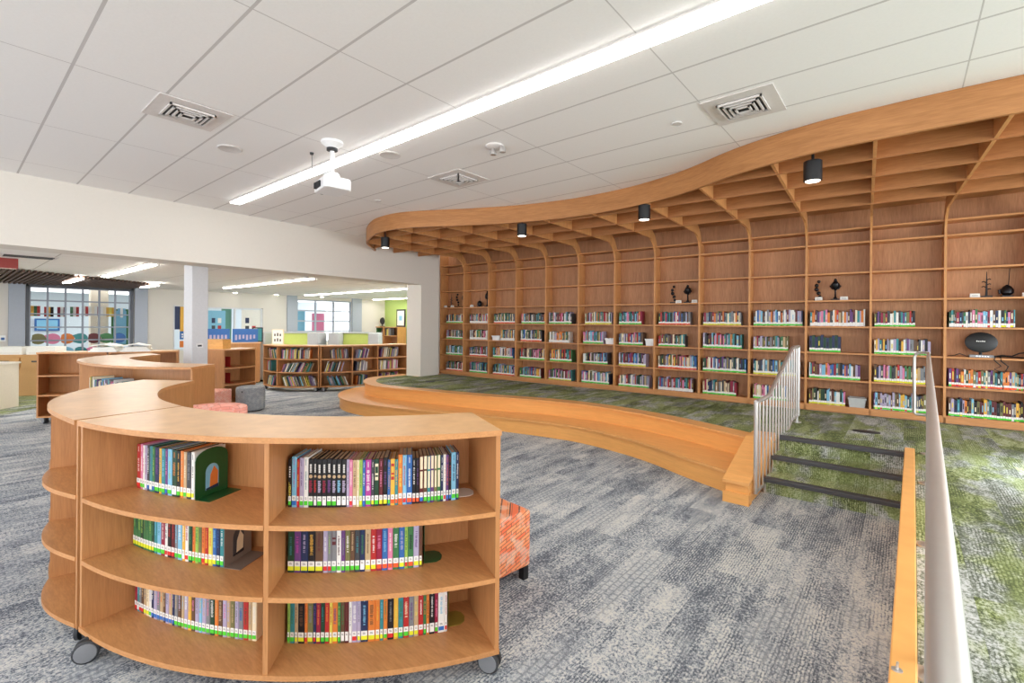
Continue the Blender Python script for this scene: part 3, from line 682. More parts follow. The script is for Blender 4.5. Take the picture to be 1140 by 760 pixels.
row(sp('forest:teal:y:1.2 purple:magenta:y:1.2 navy:lilac:y:1.3 black:amber:y:1.3 brown:maroon:y:1.4 lilac:white:r:.8 grey:lime:r:.7 grey:maroon:g:.9:1 white:maroon:g:.8 purple:grey:g:.7 olive:white:g:.9 brown:tan:g:.8 charcoal:teal:g:.9 navy:green:w:.9 tan:brown:y:1 red:white:y:1 crimson:pink:o:1 blue:sky:o:1 pink:white:o:.9 green:white:o:1.1 blue:lilac:y:1 '
       'lime:green:r:.6 green:black:o:1 lilac:purple:y:1 brown:maroon:y:.6'), C1, R1, -52.9, -36.2, .464, .24, 'middle right', 'books in the nearest curved bookcase')
row(sp('lime:green:g:.6 teal:green:g:.9 tan:brown:y:.7 black:brown:y:1.3 orange:red:r:.6 olive:grey:y:1.1 navy:purple:r:.6 crimson:orange:y:.9 forest:teal:g:.8 red:orange:g:.9 yellow:red:y:.6 orange:purple:y:1 green:lime:g:.6 brown:green:w:.8 maroon:brown:w:.8 white:grey:w:.6 lilac:white:r:1 lilac:grey:y:.7 navy:sky:y:1.4 orange:brown:y:1.4 orange:amber:y:.9 teal:sky:y:.7 orange:green:g:.8 black:grey:r:1.2 '
       'amber:yellow:y:.9 teal:green:g:1 red:cream:g:1.1 grey:purple:y:1 tan:yellow:y:.9 red:white:r:1 green:orange:g:.6 orange:black:w:.6 black:white:w:1.1 crimson:pink:g:.7 white:sky:b:1.3 white:red:r:.6'), C1, R1, -52.9, -32.9, .124, .235, 'bottom right', 'books in the nearest curved bookcase')
row(sp('red:white:r:1.3 pink:white:g:.8 white:red:g:.7 lilac:crimson:w:.8 charcoal:white:b:.8 teal:purple:w:.9 green:lime:b:.8 navy:purple:g:1.3 amber:teal:g:.7 teal:sky:g:1.1 purple:pink:b:.7 sky:lime:g:1.2 forest:orange:w:1.3 black:amber:g:.9 orange:tan:y:.8 tan:cream:g:.8 charcoal:grey:y:1.1 white:charcoal:y:.8'), C1, R1, -78.1, -66.3, .778, .235, 'top left', 'books in the nearest curved bookcase', .19)
row(sp('green:lime:y green:forest:y green:lime:y forest:lime:y green:olive:y green:forest:y green:lime:y forest:green:y:.8 teal:sky:g sky:teal:g:1.2 crimson:white:g:1.2 white:black:r:.8 black:red:r:1.1 maroon:red:r grey:sky:g:.8 sky:white:g:1.2 amber:white:w:.8 white:red:r:.9 forest:green:g orange:red:g:.7 lime:green:g:.8 olive:green:g:.8 orange:red:r:.8 red:orange:y:.8 yellow:orange:y blue:sky:y:.9 navy:blue:g:.8 teal:white:g:.9'), C1, R1, -79.0, -61.6, .464, .24, 'middle left', 'books in the nearest curved bookcase')
row(sp('crimson:red:r teal:sky:w:.8 grey:white:r:.8 brown:tan:r tan:grey:y cream:tan:y white:lilac:g:.8 navy:white:b:.8 lilac:tan:b:1.1 grey:pink:b tan:orange:b brown:tan:b:.8 lilac:grey:b tan:pink:b navy:lilac:b:.7 grey:tan:g brown:lilac:g tan:sky:g:.8 lilac:white:g amber:tan:g:.9 brown:pink:g lilac:grey:g sky:tan:g:.8 lilac:tan:g grey:pink:g forest:white:g:1.1 orange:tan:g:.9 brown:tan:g lilac:pink:g tan:lilac:g:.8 olive:tan:g lilac:grey:g:.9 grey:blue:g red:brown:g:1.1 tan:grey:g:.8 cream:white:g'), C1, R1, -78.4, -56.9, .124, .22, 'bottom left', 'books in the nearest curved bookcase')

# bookends
def on_arc(ang, r=R1): a = math.radians(ang); return (C1[0]+r*math.cos(a), C1[1]+r*math.sin(a)), a+PI/2
def bookend(ang, z, m, label, w=.19, h=.24, base=.09, picture=None):
    """upright plate with an arched opening, standing along the depth of the shelf"""
    (x, y), rz = on_arc(ang, R1+.005); t = thing('bookend', label, 'bookend', (x, y, z), rz, 'bookends in the nearest curved bookcase')
    k = 10; ar = [(.5*w+.42*w*math.cos(a), h*.82+.18*h*math.sin(a)) for a in [PI*i/k for i in range(k+1)]]
    out = [(.02, 0), (w, 0), (w, h*.8)]+[(w/2+w/2*math.cos(PI*i/k)*.98, h*.8+h*.2*math.sin(PI*i/k)) for i in range(k+1)]+[(.0, h*.8), (0, 0)]
    ins = [(w*.3, .03), (w*.7, .03), (w*.7, h*.5)]+[(w*.5+w*.2*math.cos(PI*i/k), h*.5+h*.16*math.sin(PI*i/k)) for i in range(1, k)]+[(w*.3, h*.5)]
    pl = MB().prism([(0, 0)]+out[1:-1], -.0012, .0012, m, Matrix(((0, 0, 1, 0), (1, 0, 0, 0), (0, 1, 0, 0), (0, 0, 0, 1))))
    pl.build('plate', t)
    MB().box((0, 0, 0), (base, w, .0025), m).build('base_flange', t)
    if picture:
        q = MB()
        q.prism(ins, .0012, .0022, bm_(picture[0]), M_yz)
        q.prism([(w*.42, h*.12), (w*.66, h*.16), (w*.68, h*.46), (w*.55, h*.6), (w*.44, h*.42)], .0022, .003, bm_(picture[1]), M_yz)
        q.prism([(w*.31, .03), (w*.69, .03), (w*.69, h*.2), (w*.31, h*.16)], .0022, .0032, bm_(picture[2]), M_yz)
        q.build('cover_in_opening', t)
    return t
bookend(-66.0, .778, mat('green_steel', (22, 82, 40), .4), 'green arched bookend with a cover picture showing, top left compartment of nearest bookcase', picture=('sky', 'orange', 'navy'))
bookend(-61.4, .464, mat('grey_steel', (126, 112, 102), .5), 'grey bookend with a dark animal picture, middle left compartment of nearest bookcase', w=.18, picture=('charcoal', 'cream', 'black'))
def flat_end(ang, z, m, label, h=.05):
    (x, y), rz = on_arc(ang, R1-.03); t = thing('bookend', label, 'bookend', (x, y, z), rz, 'bookends in the nearest curved bookcase')
    MB().box((0, 0, 0), (.002, .13, .2), m).build('plate', t)
    pts = [(.0, 0), (.06, 0), (.085, .02), (.095, .06), (.085, .1), (.06, .12), (0, .12)]
    MB().prism(pts, 0, .0025, m).build('base_flange', t)
    if h > .02: MB().prism([(p[0]-.0, p[1]) for p in [(0, .005), (.055, .005), (.06, .02), (.055, .045), (.0, .05)]], 0, h, m, Matrix(((1, 0, 0, 0), (0, 0, 1, .02), (0, 1, 0, 0), (0, 0, 0, 1)))).build('front_plate', t) if False else None
flat_end(-31.4, .778, mat('pale_steel', (214, 206, 200), .5), 'pale bookend at the right end of the top right compartment, nearest bookcase')
flat_end(-35.9, .464, mat('green_steel', (22, 82, 40), .4), 'dark green bookend at the right end of the middle right compartment, nearest bookcase')
flat_end(-32.6, .124, mat('mustard_steel', (150, 128, 50), .5), 'mustard bookend at the right end of the bottom right compartment, nearest bookcase')

# wall bookcase books: the nearest rows one by one, everything smaller as one mass
ROWZ = (1.663, 1.292, .913, .54)
RN = ('upper', 'second', 'third', 'bottom')
FILL = {0: [(.2, .95)]*4, 1: [(.2, .95)]*4, 2: [(.15, .95), (.42, .95), (.12, .9), (.12, .95)], 3: [(.15, .97), (.12, .85), (.1, .97), (.1, .85)], 4: [(.06, .8), (.06, .72), (.1, .82), (.06, .8)],
        5: [(.15, .93), (.1, .68), (.1, .82), (.06, .88)], 6: [(.08, .68), (.08, .72), (.08, .8), (.08, .9)], 7: [(.06, .8), (.06, .7), (.06, .97), (.06, .88)], 8: [(.05, .85), (.05, .87), (.05, .95), (.05, .76)],
        9: [(.05, .97), (.05, .72), (.05, .93), (.05, .7)], 10: [(.04, .95), (.03, .55), (.03, .86), (.03, .65)], 11: [(.03, .64), (.03, .82), (.03, .78), (.03, .78)], 12: [(.03, .86), None, (.03, .98), (.03, .98)]}
names = list(PAL)
wpal = ['black', 'white', 'red', 'crimson', 'maroon', 'orange', 'amber', 'cream', 'pink', 'purple', 'lilac', 'navy', 'blue', 'sky', 'teal', 'green', 'olive', 'forest', 'brown', 'grey', 'charcoal', 'teal', 'tan', 'charcoal', 'maroon', 'grey', 'forest', 'white', 'brown', 'lilac']
mass = MB()
def wall_to_world(lx, ly, i0=0):
    return (bx(0)[0]+lx*math.cos(ANG)-ly*math.sin(ANG), bx(0)[1]+lx*math.sin(ANG)+ly*math.cos(ANG))
BAYN = {12: 'rightmost', 11: 'second rightmost'}
for bay in range(13):
    for r in range(4):
        fl = FILL[bay][r]
        if not fl: continue
        x = BL*bay+.02+(BL-.04)*fl[0]; x1 = BL*bay+.02+(BL-.04)*fl[1]
        single = bay == 12 or (bay == 11 and r == 3)
        ws = []; theme = rnd.sample(wpal, 14)
        while x < x1-.012:
            w = rnd.uniform(.013, .03) if bay != 10 or r != 1 else .034
            ws.append((x, w)); x += w
        hb = rnd.uniform(.2, .235)
        tg = rnd.choice('ggywo')
        for i, (xa, w) in enumerate(ws):
            c = rnd.choice(theme); c2 = rnd.choice(['white', 'cream', 'yellow', 'black', 'sky']); h = hb*rnd.uniform(.86, 1.06); d = .16*rnd.uniform(.9, 1.05)
            if bay == 10 and r == 1: c = 'forest' if i % 2 else 'navy'
            lx, ly, z = xa+w/2, .045, ROWZ[r]
            if single:
                X, Y = wall_to_world(lx, ly)
                o = MB(); o.box((-w/2+.0008, 0, 0), (w/2-.0008, d, h), bm_(c)); o.box((-w*.2, -.001, h*rnd.uniform(.35, .5)), (w*.2, .001, h*rnd.uniform(.6, .85)), bm_(c2 if c2 != c else 'charcoal'))
                ob = o.build('library_book'); ob.location = (X, Y, z); ob.rotation_euler = (0, 0, ANG)
                tg2 = tg if rnd.random() < .7 else rnd.choice('gywr')
                l = MB(); l.box((-w/2+.001, -.0015, h*.13), (w/2-.001, .0005, h*.25), LAB['w']); l.box((-w/2+.001, -.0015, h*.03), (w/2-.001, .0005, h*.13), LAB[tg2]); l.build('spine_tag', ob)
                tag(ob, f'{c} spined book, {ordn(i)} from left, {RN[r]} row of the {BAYN[bay]} wall bookcase bay', 'book', f'books in the {BAYN[bay]} bays of the wall bookcase')
            else:
                M = Matrix.Translation((*wall_to_world(lx, ly), z)) @ Matrix.Rotation(ANG, 4, 'Z')
                mass.box((-w/2+.0008, 0, 0), (w/2-.0008, d, h), bm_(c), M); 
                if i % 3 == 0: mass.box((-w*.2, -.001, h*.4), (w*.2, .001, h*.7), bm_(c2 if c2 != c else 'charcoal'), M)
                mass.box((-w/2+.001, -.0015, h*.12), (w/2-.001, .0005, h*.25), LAB['w'], M); mass.box((-w/2+.001, -.0015, h*.02), (w/2-.001, .0005, h*.12), LAB[tg], M)
# leaning picture books in the far cases, books in the middle case
PB = ['white', 'cream', 'lilac', 'sky', 'green', 'charcoal', 'yellow', 'tan', 'grey', 'white', 'navy', 'teal', 'orange', 'olive', 'white', 'cream', 'pink', 'purple']
def lean_row(P, d0, d1, z, lean, h=.26):
    n = int((d1-d0)*sum(math.dist(a, b) for a, b in zip(P, P[1:]))/.03)
    for i in range(n):
        t_ = d0+(d1-d0)*i/n; p = along(P, t_); q = along(P, min(1, t_+.02)); o_ = along(P, max(0, t_-.02)); tv = (q-o_).normalized()
        M = Matrix.Translation((p.x, p.y, z)) @ Matrix.Rotation(math.atan2(tv.y, tv.x), 4, 'Z') @ Matrix.Translation((0, .07, 0)) @ Matrix.Rotation(lean*rnd.uniform(.8, 1.1), 4, 'Y')
        w = rnd.choice((.007, .01, .014, .02)); mass.box((0, 0, .004), (w, .2, h*rnd.uniform(.8, 1.05)), bm_(rnd.choice(PB)), M)
for P, divs, ls in ((resample(u6a, 41), (0, .42, 1), ((-.3, .4, .5), (.05, .45, -.35))), (resample(u6b, 41), (0, .33, .62, 1), ((-.1, .3, -.4), (.25, .12, .1), (.15, .05, .1)))):
    for (a, b), l3 in zip(zip(divs, divs[1:]), ls):
        for z, l in zip((.778, .464, .124), l3):
            if (a, z) == (0, .464) and b == .42: lean_row(P, a+.04, a+.22, z, .05); continue
            lean_row(P, a+.04+(.06 if l < 0 else 0), b-.03-(.08 if l > 0 else 0), z, l, .25)
u3r = resample(u3f[::-1], 41)
lean_row(u3r, .5, .9, .778, .02, .2); lean_row(u3r, .38, .44, .778, .02, .2)
o = mass.build('small_books'); o['kind'] = 'stuff'; tag(o, 'remaining small books on the wall bookcase and the far low bookcases', 'books')

# ------------------------------------------------------------------ things on the wall bookcase
def on_wall(bay, u, z, ly=.12): return (*wall_to_world(BL*bay+BL*u, ly), z)
def basket(bay, u, z, w, h, m, label):
    t = thing('basket', label, 'basket', on_wall(bay, u, z), ANG, 'baskets on the wall bookcase')
    q = MB(); a, b = w/2*.86, .085
    q.raw([(-a, -b, 0), (a, -b, 0), (a, b, 0), (-a, b, 0), (-w/2, -.1, h), (w/2, -.1, h), (w/2, .1, h), (-w/2, .1, h), (-w/2+.008, -.092, h), (w/2-.008, -.092, h), (w/2-.008, .092, h), (-w/2+.008, .092, h), (-a+.006, -b+.006, .01), (a-.006, -b+.006, .01), (a-.006, b-.006, .01), (-a+.006, b-.006, .01)],
          [(0, 1, 5, 4), (1, 2, 6, 5), (2, 3, 7, 6), (3, 0, 4, 7), (3, 2, 1, 0), (4, 5, 9, 8), (5, 6, 10, 9), (6, 7, 11, 10), (7, 4, 8, 11), (8, 9, 13, 12), (9, 10, 14, 13), (10, 11, 15, 14), (11, 8, 12, 15), (12, 13, 14, 15)], m); q.build('body', t)
    q = MB(); q.box((-w/2-.006, -.106, h-.02), (w/2+.006, -.1, h), m); q.box((-w/2-.006, .1, h-.02), (w/2+.006, .106, h), m); q.box((-w/2-.006, -.1, h-.02), (-w/2, .1, h), m); q.box((w/2, -.1, h-.02), (w/2+.006, .1, h), m); q.build('rim', t)
GB = mat('grey_basket', (186, 188, 186), .6)
basket(10, .81, .54, .2, .13, GB, 'grey plastic basket at the bottom of the wall bookcase behind the steps')
basket(2, .25, 1.292, .2, .1, WHITE, 'white basket at the left of its shelf on the wall bookcase')
basket(5, .86, 1.292, .17, .11, WHITE, 'white basket near the middle of the wall bookcase, to the left of another')
basket(6, .88, 1.292, .16, .12, WHITE, 'white basket near the middle of the wall bookcase, to the right of another')
OB = mat('dark_bronze', (26, 26, 30), .3, .4)
def sculpture(bay, u, kind, h, label):
    t = thing('sculpture', label, 'sculpture', on_wall(bay, u, 2.032, .14), ANG, 'dark sculptures on the wall bookcase')
    MB().box((-.05, -.04, 0), (.05, .04, .022), BLACK).build('base', t)
    q = MB(); z = .022
    if kind == 0:      # coiled stack
        for k in range(5):
            a = k*1.3; r = .032-.004*abs(k-2)
            q.lathe([(.006, -r), (r*.8, -r*.6), (r, 0), (r*.8, r*.6), (.006, r)], OB, (.022*math.cos(a), .015*math.sin(a), z+h*(.12+.19*k)), 10)
    elif kind == 1:    # figure with a broad top on a thin stem
        q.lathe([(.03, 0), (.012, h*.12), (.01, h*.42), (.03, h*.5), (.05, h*.62), (.052, h*.74), (.03, h*.84), (.018, h*.88), (.022, h*.94), (.008, h)], OB, (0, 0, z), 12)
        for s in (-1, 1): q.tube([(s*.03, 0, z+h*.74), (s*.062, 0, z+h*.62), (s*.03, -.01, z+h*.48)], .011, OB, 7)
    elif kind == 2:    # thin branching spire
        q.tube([(0, 0, z), (.003, 0, z+h)], [.012, .003], OB, 7)
        for k in range(5):
            s = (-1) ** k; q.tube([(0, 0, z+h*(.25+.1*k)), (s*.028, .005, z+h*(.3+.1*k)), (s*.04, 0, z+h*(.27+.1*k))], .006, OB, 6)
    else:              # heavy knot with a tall rod
        q.lathe([(.03, 0), (.058, .03), (.06, .07), (.035, .11), (.01, .13)], OB, (0, 0, z), 12); q.tube([(.01, 0, z+.1), (.022, 0, z+h)], .004, OB, 6)
        q.tube([(-.04, 0, z+.08), (-.07, 0, z+.06), (-.06, 0, z+.02)], .012, OB, 7)
    q.build('figure', t, True)
def place_card(bay, u, label, w=.09):
    o = MB().prism([(-.02, 0), (.02, 0), (0, .05)], -w/2, w/2, PAPER, M_yz)
    for j in range(2): o.box((-w*.3, -.0192+.006*j+.0, .012+.014*j), (w*.3, -.0146+.006*j, .016+.014*j), bm_('grey'))
    o = o.build('place_card'); o.location = on_wall(bay, u, 2.032, .06); o.rotation_euler = (0, 0, ANG); tag(o, label, 'card', 'white cards beside the sculptures')
for a in ((0, .3, 2, .3, 'thin branching dark sculpture in the leftmost bay, farthest left of three'), (0, .58, 0, .32, 'coiled dark sculpture in the middle of three in the leftmost bay'), (0, .86, 1, .32, 'dark figure sculpture at the right of three in the leftmost bay'),
          (1, .5, 3, .2, 'squat dark sculpture with a rod in the second bay from the white pier'), (1, .8, 1, .34, 'tall dark figure sculpture in the second bay from the white pier'),
          (7, .38, 0, .3, 'coiled dark sculpture, left of the pair near the middle of the bookcase'), (7, .7, 1, .29, 'dark figure sculpture, right of the pair near the middle of the bookcase'),
          (10, .18, 0, .29, 'dark coiled sculpture, left of the pair above the steps railing'), (10, .46, 1, .29, 'dark figure sculpture, right of the pair above the steps railing'),
          (12, .52, 2, .3, 'thin dark branching sculpture above the black dish antenna'), (12, .76, 3, .33, 'dark knotted sculpture with a tall rod in the rightmost bay')): sculpture(*a)
for bay, u, lab in ((0, .15, 'white card at the left of the leftmost sculptures'), (0, .45, 'white card between the leftmost sculptures'), (1, .28, 'white card beside the squat sculpture in the second bay'), (7, .53, 'white card between the pair of middle sculptures'), (7, .88, 'white card right of the middle pair of sculptures'),
                    (10, .2, 'white card in front of the coiled sculpture above the steps railing'), (10, .6, 'white card right of the figure sculpture above the steps railing'), (12, .37, 'white card left of the branching sculpture above the dish antenna'), (12, .97, 'white card at the far right beside the knotted sculpture')): place_card(bay, u, lab)
t = thing('dish_antenna', 'black oval dish antenna on a stand in the rightmost wall bay', 'antenna', on_wall(12, .46, 1.292, .15), ANG)
Md = Matrix.Translation((0, -.02, .185)) @ Matrix.Rotation(PI/2-.12, 4, 'X') @ Matrix.Diagonal((1.08, .92, 1, 1))
MB().lathe([(.02, -.02), (.11, -.014), (.135, -.004), (.138, .004), (.12, .012), (.02, .02)], BLACK, n=32, M=Md).build('dish', t, True)
MB().tube([(0, .01, .01), (0, .01, .12)], .016, BLACK).lathe([(.07, 0), (.07, .01), (.03, .018)], BLACK).build('stand', t, True)
lg = MB()
for k in range(5): lg.box((-.045+.017*k, -.047, .193), (-.034+.017*k, -.043, .203+(.004 if k in (0, 3) else 0)), WHITE)
lg.build('mark', t)
t = thing('modem', 'flat grey modem with lights in front of the black dish antenna', 'modem', on_wall(12, .45, 1.292, .055), ANG)
MB().box((-.11, -.03, 0), (.11, .05, .032), mat('grey_plastic', (150, 152, 156), .5)).build('body', t, bevel=.005)
q = MB()
for k in range(5): q.box((-.05+.025*k, -.032, .014), (-.036+.025*k, -.03, .02), emit('modem_led', (220, 240, 255), 1.5))
q.build('status_light', t)
q = MB(); B0 = Matrix.Translation((*wall_to_world(BL*12, 0), 0)) @ Matrix.Rotation(ANG, 4, 'Z')
def W(pts): return [tuple(B0 @ Vector(p)) for p in pts]
q.tube(W([(.03, .03, 1.3), (.1, .05, 1.31), (.14, .03, 1.335), (.2, .04, 1.305), (.26, .07, 1.30)]), .006, BLACK, 6)
q.tube(W([(.4, .06, 1.30), (.46, .02, 1.32), (.44, -.01, 1.27), (.5, -.012, 1.2), (.44, -.013, 1.16), (.53, -.013, 1.12), (.56, -.013, 1.2), (.5, -.012, 1.26), (.5, .03, 1.31)]), .006, BLACK, 6)
q.tube(W([(.5, -.013, 1.14), (.47, -.013, 1.07), (.5, -.013, 1.02), (.52, -.012, .95), (.515, -.006, .92)]), .005, BLACK, 6)
q.tube(W([(.44, .05, 1.31), (.52, .03, 1.33), (.6, .05, 1.32), (.66, .03, 1.36), (.74, .05, 1.37)]), .008, BLACK, 6); q.tube(W([(.4, .08, 1.30), (.55, .07, 1.315), (.7, .05, 1.305)]), .008, BLACK, 6)
tag(q.build('cable', None, True), 'tangled black cables hanging from the modem shelf in the rightmost bay', 'cable')

# ------------------------------------------------------------------ stools and ottomans
ORW = weave('orange_weave', (232, 112, 76), (238, 160, 110), (224, 208, 190), (120, 84, 72), .085, .024)
PKW = weave('pink_weave', (238, 160, 142), (242, 178, 158), (240, 204, 190), (216, 146, 130), .07, .03)
GRW = weave('grey_weave', (150, 154, 158), (166, 170, 173), (184, 186, 188), (134, 138, 142), .03, .018)
t = thing('ottoman', 'orange leaf patterned cube ottoman beside the nearest curved bookcase', 'ottoman', (-2.13, 2.3, 0), math.radians(-7), 'leaf patterned ottomans')
MB().box((-.23, -.2, .085), (.23, .2, .45), ORW).build('cushion', t, bevel=.018)
for sx in (-1, 1):
    for sy in (-1, 1): MB().box((sx*.2-.022, sy*.165-.022, 0), (sx*.2+.022, sy*.165+.022, .09), BLACK).build('leg', t)
t = thing('lounge_seat', 'coral upholstered lounge seat showing over the nearest curved bookcase', 'seat', (-5.6, 1.80, 0), math.radians(72))
MB().prism([(.34*math.cos(a), .3*math.sin(a)) for a in [2*PI*k/28 for k in range(28)]], .08, .44, PKW).build('cushion', t, bevel=.03)
MB().prism([(.34*math.cos(a), .3*math.sin(a)) for a in [PI*k/14-.15 for k in range(15)]]+[(.22*math.cos(a), .17*math.sin(a)) for a in [PI*k/14 for k in range(14, -1, -1)]], .42, .765, PKW).build('backrest', t, bevel=.03)
for a in (.6, 2.5, 3.8, 5.6): MB().tube([(.25*math.cos(a), .2*math.sin(a), 0), (.25*math.cos(a), .2*math.sin(a), .085)], .02, BLACK).build('leg', t)
t = thing('ottoman', 'coral cube ottoman between the middle bookcase and the round grey stool', 'ottoman', (-9.3, 3.0, 0), math.radians(35), 'leaf patterned ottomans')
MB().box((-.22, -.22, .085), (.22, .22, .46), PKW).build('cushion', t, bevel=.02)
for sx in (-1, 1):
    for sy in (-1, 1): MB().box((sx*.18-.02, sy*.18-.02, 0), (sx*.18+.02, sy*.18+.02, .09), BLACK).build('leg', t)
t = thing('round_stool', 'round grey patterned drum stool before the low bookcase', 'stool', (-9.42, 3.69, 0))
MB().lathe([(.2, .02), (.235, .03), (.245, .06), (.245, .41), (.235, .44), (.2, .452), (.02, .455)], GRW, n=36).build('drum', t, True)
MB().lathe([(.19, 0), (.2, .005), (.2, .022)], BLACK).build('base', t, True)
MB().box((.13, -.21, .36), (.15, -.2, .39), BLACK).build('handle_tab', t)

# ------------------------------------------------------------------ column and far room
t = thing('column', 'square pale grey steel column under the dividing wall', 'column', (-8.85, 2.62, 0), math.radians(10))
MB().box((-.125, -.125, 0), (.125, .125, LH), COLM).build('shaft', t, bevel=.012)
q = MB().box((-.1, -.129, 1.16), (.12, -.125, 1.3), PAPER).build('wall_plate', t) if False else None
o = MB().box((-.05, -.012, -.035), (.05, 0, .035), WHITE).box((-.03, -.014, -.015), (.03, -.011, .012), DARK).build('light_switch'); o.location = (-8.85+.125+.013, 2.63, 1.27); o.rotation_euler = (0, 0, math.radians(100)); tag(o, 'white switch plate with dark buttons on the grey column', 'switch')
# red fixture at the left
t = thing('exit_sign', 'dark red sign box hanging from the far ceiling by the slatted soffit', 'sign', (-10.5, .45, 2.445))
MB().box((-.04, -.28, 0), (.04, .28, .15), mat('dark_red', (150, 52, 44), .5)).build('box', t); MB().box((.05-.09, -.26, -.008), (.04, .26, 0), mat('pale_edge', (226, 196, 180), .5)).build('lower_edge', t)
t2 = MB().box((-.012, -.01, .14), (.012, .01, .154), DARK).build('stem', t)
t = thing('air_vent', 'long ceiling grille in the far room near the red sign', 'air vent', (-9.9, .8, LH)); MB().box((-.2, -.3, -.012), (.2, .3, -.002), VENT).build('panel', t)
q = MB()
for k in range(6): q.box((-.16+.055*k, -.26, -.018), (-.13+.055*k, .26, -.012), DARK)
q.build('louvre', t)
# cream shelf unit and crates at the far left
t = thing('cream_bookcase', 'cream open shelf unit at the left edge on the green carpet', 'bookcase', (-13.05, .93, 0), math.radians(-136))
MB().box((0, 0, 0), (.03, .4, .83), BEIGE).build('end_panel', t); MB().box((1.1, 0, 0), (1.13, .4, .83), BEIGE).build('end_panel', t)
MB().box((-.02, -.02, .83), (1.15, .42, .86), mat('cream_top', (240, 234, 220), .4)).build('top', t); MB().box((.03, 0, 0), (1.1, .04, .83), BEIGE).build('back_panel', t)
for z in (.06, .44): MB().box((.03, .04, z-.02), (1.1, .39, z), BEIGE).build('shelf', t)
MB().box((.03, .36, .08), (1.1, .375, .42), BEIGE).build('lower_door', t)
t = thing('wooden_crate_desk', 'tan wooden drawer unit under stacked papers behind the cream shelves', 'drawer unit', (-15.1, 1.0, 0), math.radians(-130))
MB().box((-.9, -.2, 0), (.35, .2, .86), CARD).build('body', t); MB().box((-.93, -.22, .86), (.38, .22, .9), CARD).build('top', t)
for k in range(2): d_ = MB().box((-.88+.62*k, .2, .6), (-.3+.62*k, .23, .84), CARD).build('drawer', t); MB().box((-.7+.62*k, .23, .74), (-.5+.62*k, .245, .77), DARK).build('handle', d_)
for k, (dx, lab) in enumerate(((-.62, 'white paper stack on the drawer unit at the left edge'), (.0, 'white paper stack on the drawer unit beside the glazing'))):
    o = MB().box((-.27, -.17, 0), (.27, .17, .17), PAPER).box((-.22, .17, .03), (.22, .172, .034), bm_('grey')).build('paper_stack'); M = Matrix.Translation((-15.1, 1.0, .9)) @ Matrix.Rotation(math.radians(-130), 4, 'Z') @ Matrix.Translation((dx, 0, 0)); o.matrix_world = M; tag(o, lab, 'papers', 'paper stacks at the left edge')
o = MB().box((-.02, -.05, -.07), (.02, .05, .07), WHITE).box((.02, -.03, -.04), (.022, .03, .02), bm_('blue')).build('thermostat'); o.location = (FX+.02, .93, 1.2); tag(o, 'white wall thermostat left of the shutter glazing', 'thermostat')

# paper cut-outs and bunting at the shutter glazing
PC = ['olive', 'pink', 'orange', 'teal', 'maroon', 'green', 'blue', 'sky', 'lime', 'sky', 'teal', 'pink', 'green', 'sky']
for k in range(14):
    c = PC[k]; rowk = 0 if k < 7 else 1; yy = 1.55+.27*(k % 7); z = 1.17-.36*rowk
    w, h = .15, .14
    pts = [(w*math.cos(a)*(1 if math.cos(a) > -.75 else .8), h*math.sin(a)) for a in [2*PI*i/16 for i in range(16)]]
    if k % 2: pts = [(-w*1.1, h*.6), (-w*.7, 0), (-w*1.1, -h*.6)]+[p for p in pts if p[0] > -w*.6]
    pts = sorted(pts, key=lambda p: math.atan2(p[1], p[0]))
    o = MB().prism(pts, 0, .004, bm_(c)).build('paper_cutout'); o.matrix_world = Matrix.Translation((FX-.045, yy, z)) @ M_yz @ Matrix.Scale(1, 4)
    tag(o, f'{c} paper fish cutout, {ordn(k % 7)} from the left in the {"upper" if rowk == 0 else "lower"} row on the glazing', 'paper cutout', 'paper fish on the shutter glazing')
FL = [('amber', 'green', 'red'), ('red', 'amber', 'black'), ('crimson', 'white', 'crimson'), ('green', 'white', 'red'), ('white', 'red', 'white'), ('white', 'crimson', 'white'), ('amber', 'yellow', 'amber'), ('sky', 'white', 'sky')]
fln = ['amber green and red', 'red amber and black', 'crimson and white', 'green white and red', 'white with red band', 'white with crimson band', 'amber and yellow', 'sky blue and white']
for k, f3 in enumerate(FL):
    q = MB(); yy = 1.52+.25*k
    for j in range(3): q.box((-.002, -.09+.06*j, -.26), (.002, -.09+.06*(j+1), 0), bm_(f3[j]))
    q.tube([(0, -.125, .012), (0, .125, .012)], .004, PAPER, 5)
    o = q.build('bunting_flag'); o.location = (FX-.3, yy, 2.02-.02*math.sin(k)); tag(o, f'{fln[k]} flag on the string behind the shutter glazing', 'flag', 'bunting flags behind the glazing')
for (yy, z, w, h, c, lab) in ((4.55, 1.75, .14, .7, 'navy', 'tall navy poster with pale border at the narrow far window'), (4.72, 1.72, .22, .75, 'amber', 'large yellow poster at the narrow far window'), (4.72, 1.22, .22, .25, 'blue', 'blue round-pattern poster at the narrow far window'), (4.72, .95, .22, .2, 'orange', 'orange poster at the foot of the narrow far window'),
                              (5.62, 1.6, .5, .8, 'sky', 'pale blue poster with dark panels in the wide far window'), (6.65, 1.6, .6, .9, 'white', 'white drawing sheet with red and dark letters in the wide far window')):
    q = MB().box((0, -w/2, -h/2), (.006, w/2, h/2), bm_(c))
    if c in ('sky', 'white', 'blue'):
        for i in range(4): q.box((.006, -w*.3+w*.35*(i % 2), -h*.3+h*.3*(i//2)), (.009, -w*.3+w*.35*(i % 2)+w*.2, -h*.3+h*.3*(i//2)+h*.2), bm_(('charcoal', 'red', 'navy', 'white')[i if c != 'blue' else 3]))
    o = q.build('poster'); o.location = (FX-.01, yy, z); tag(o, lab, 'poster', 'posters at the far windows')
structure(MB().box((FX-1.6, 2.75, 0), (FX-1.3, 3.15, LH), BEIGE).build('column_corridor'))
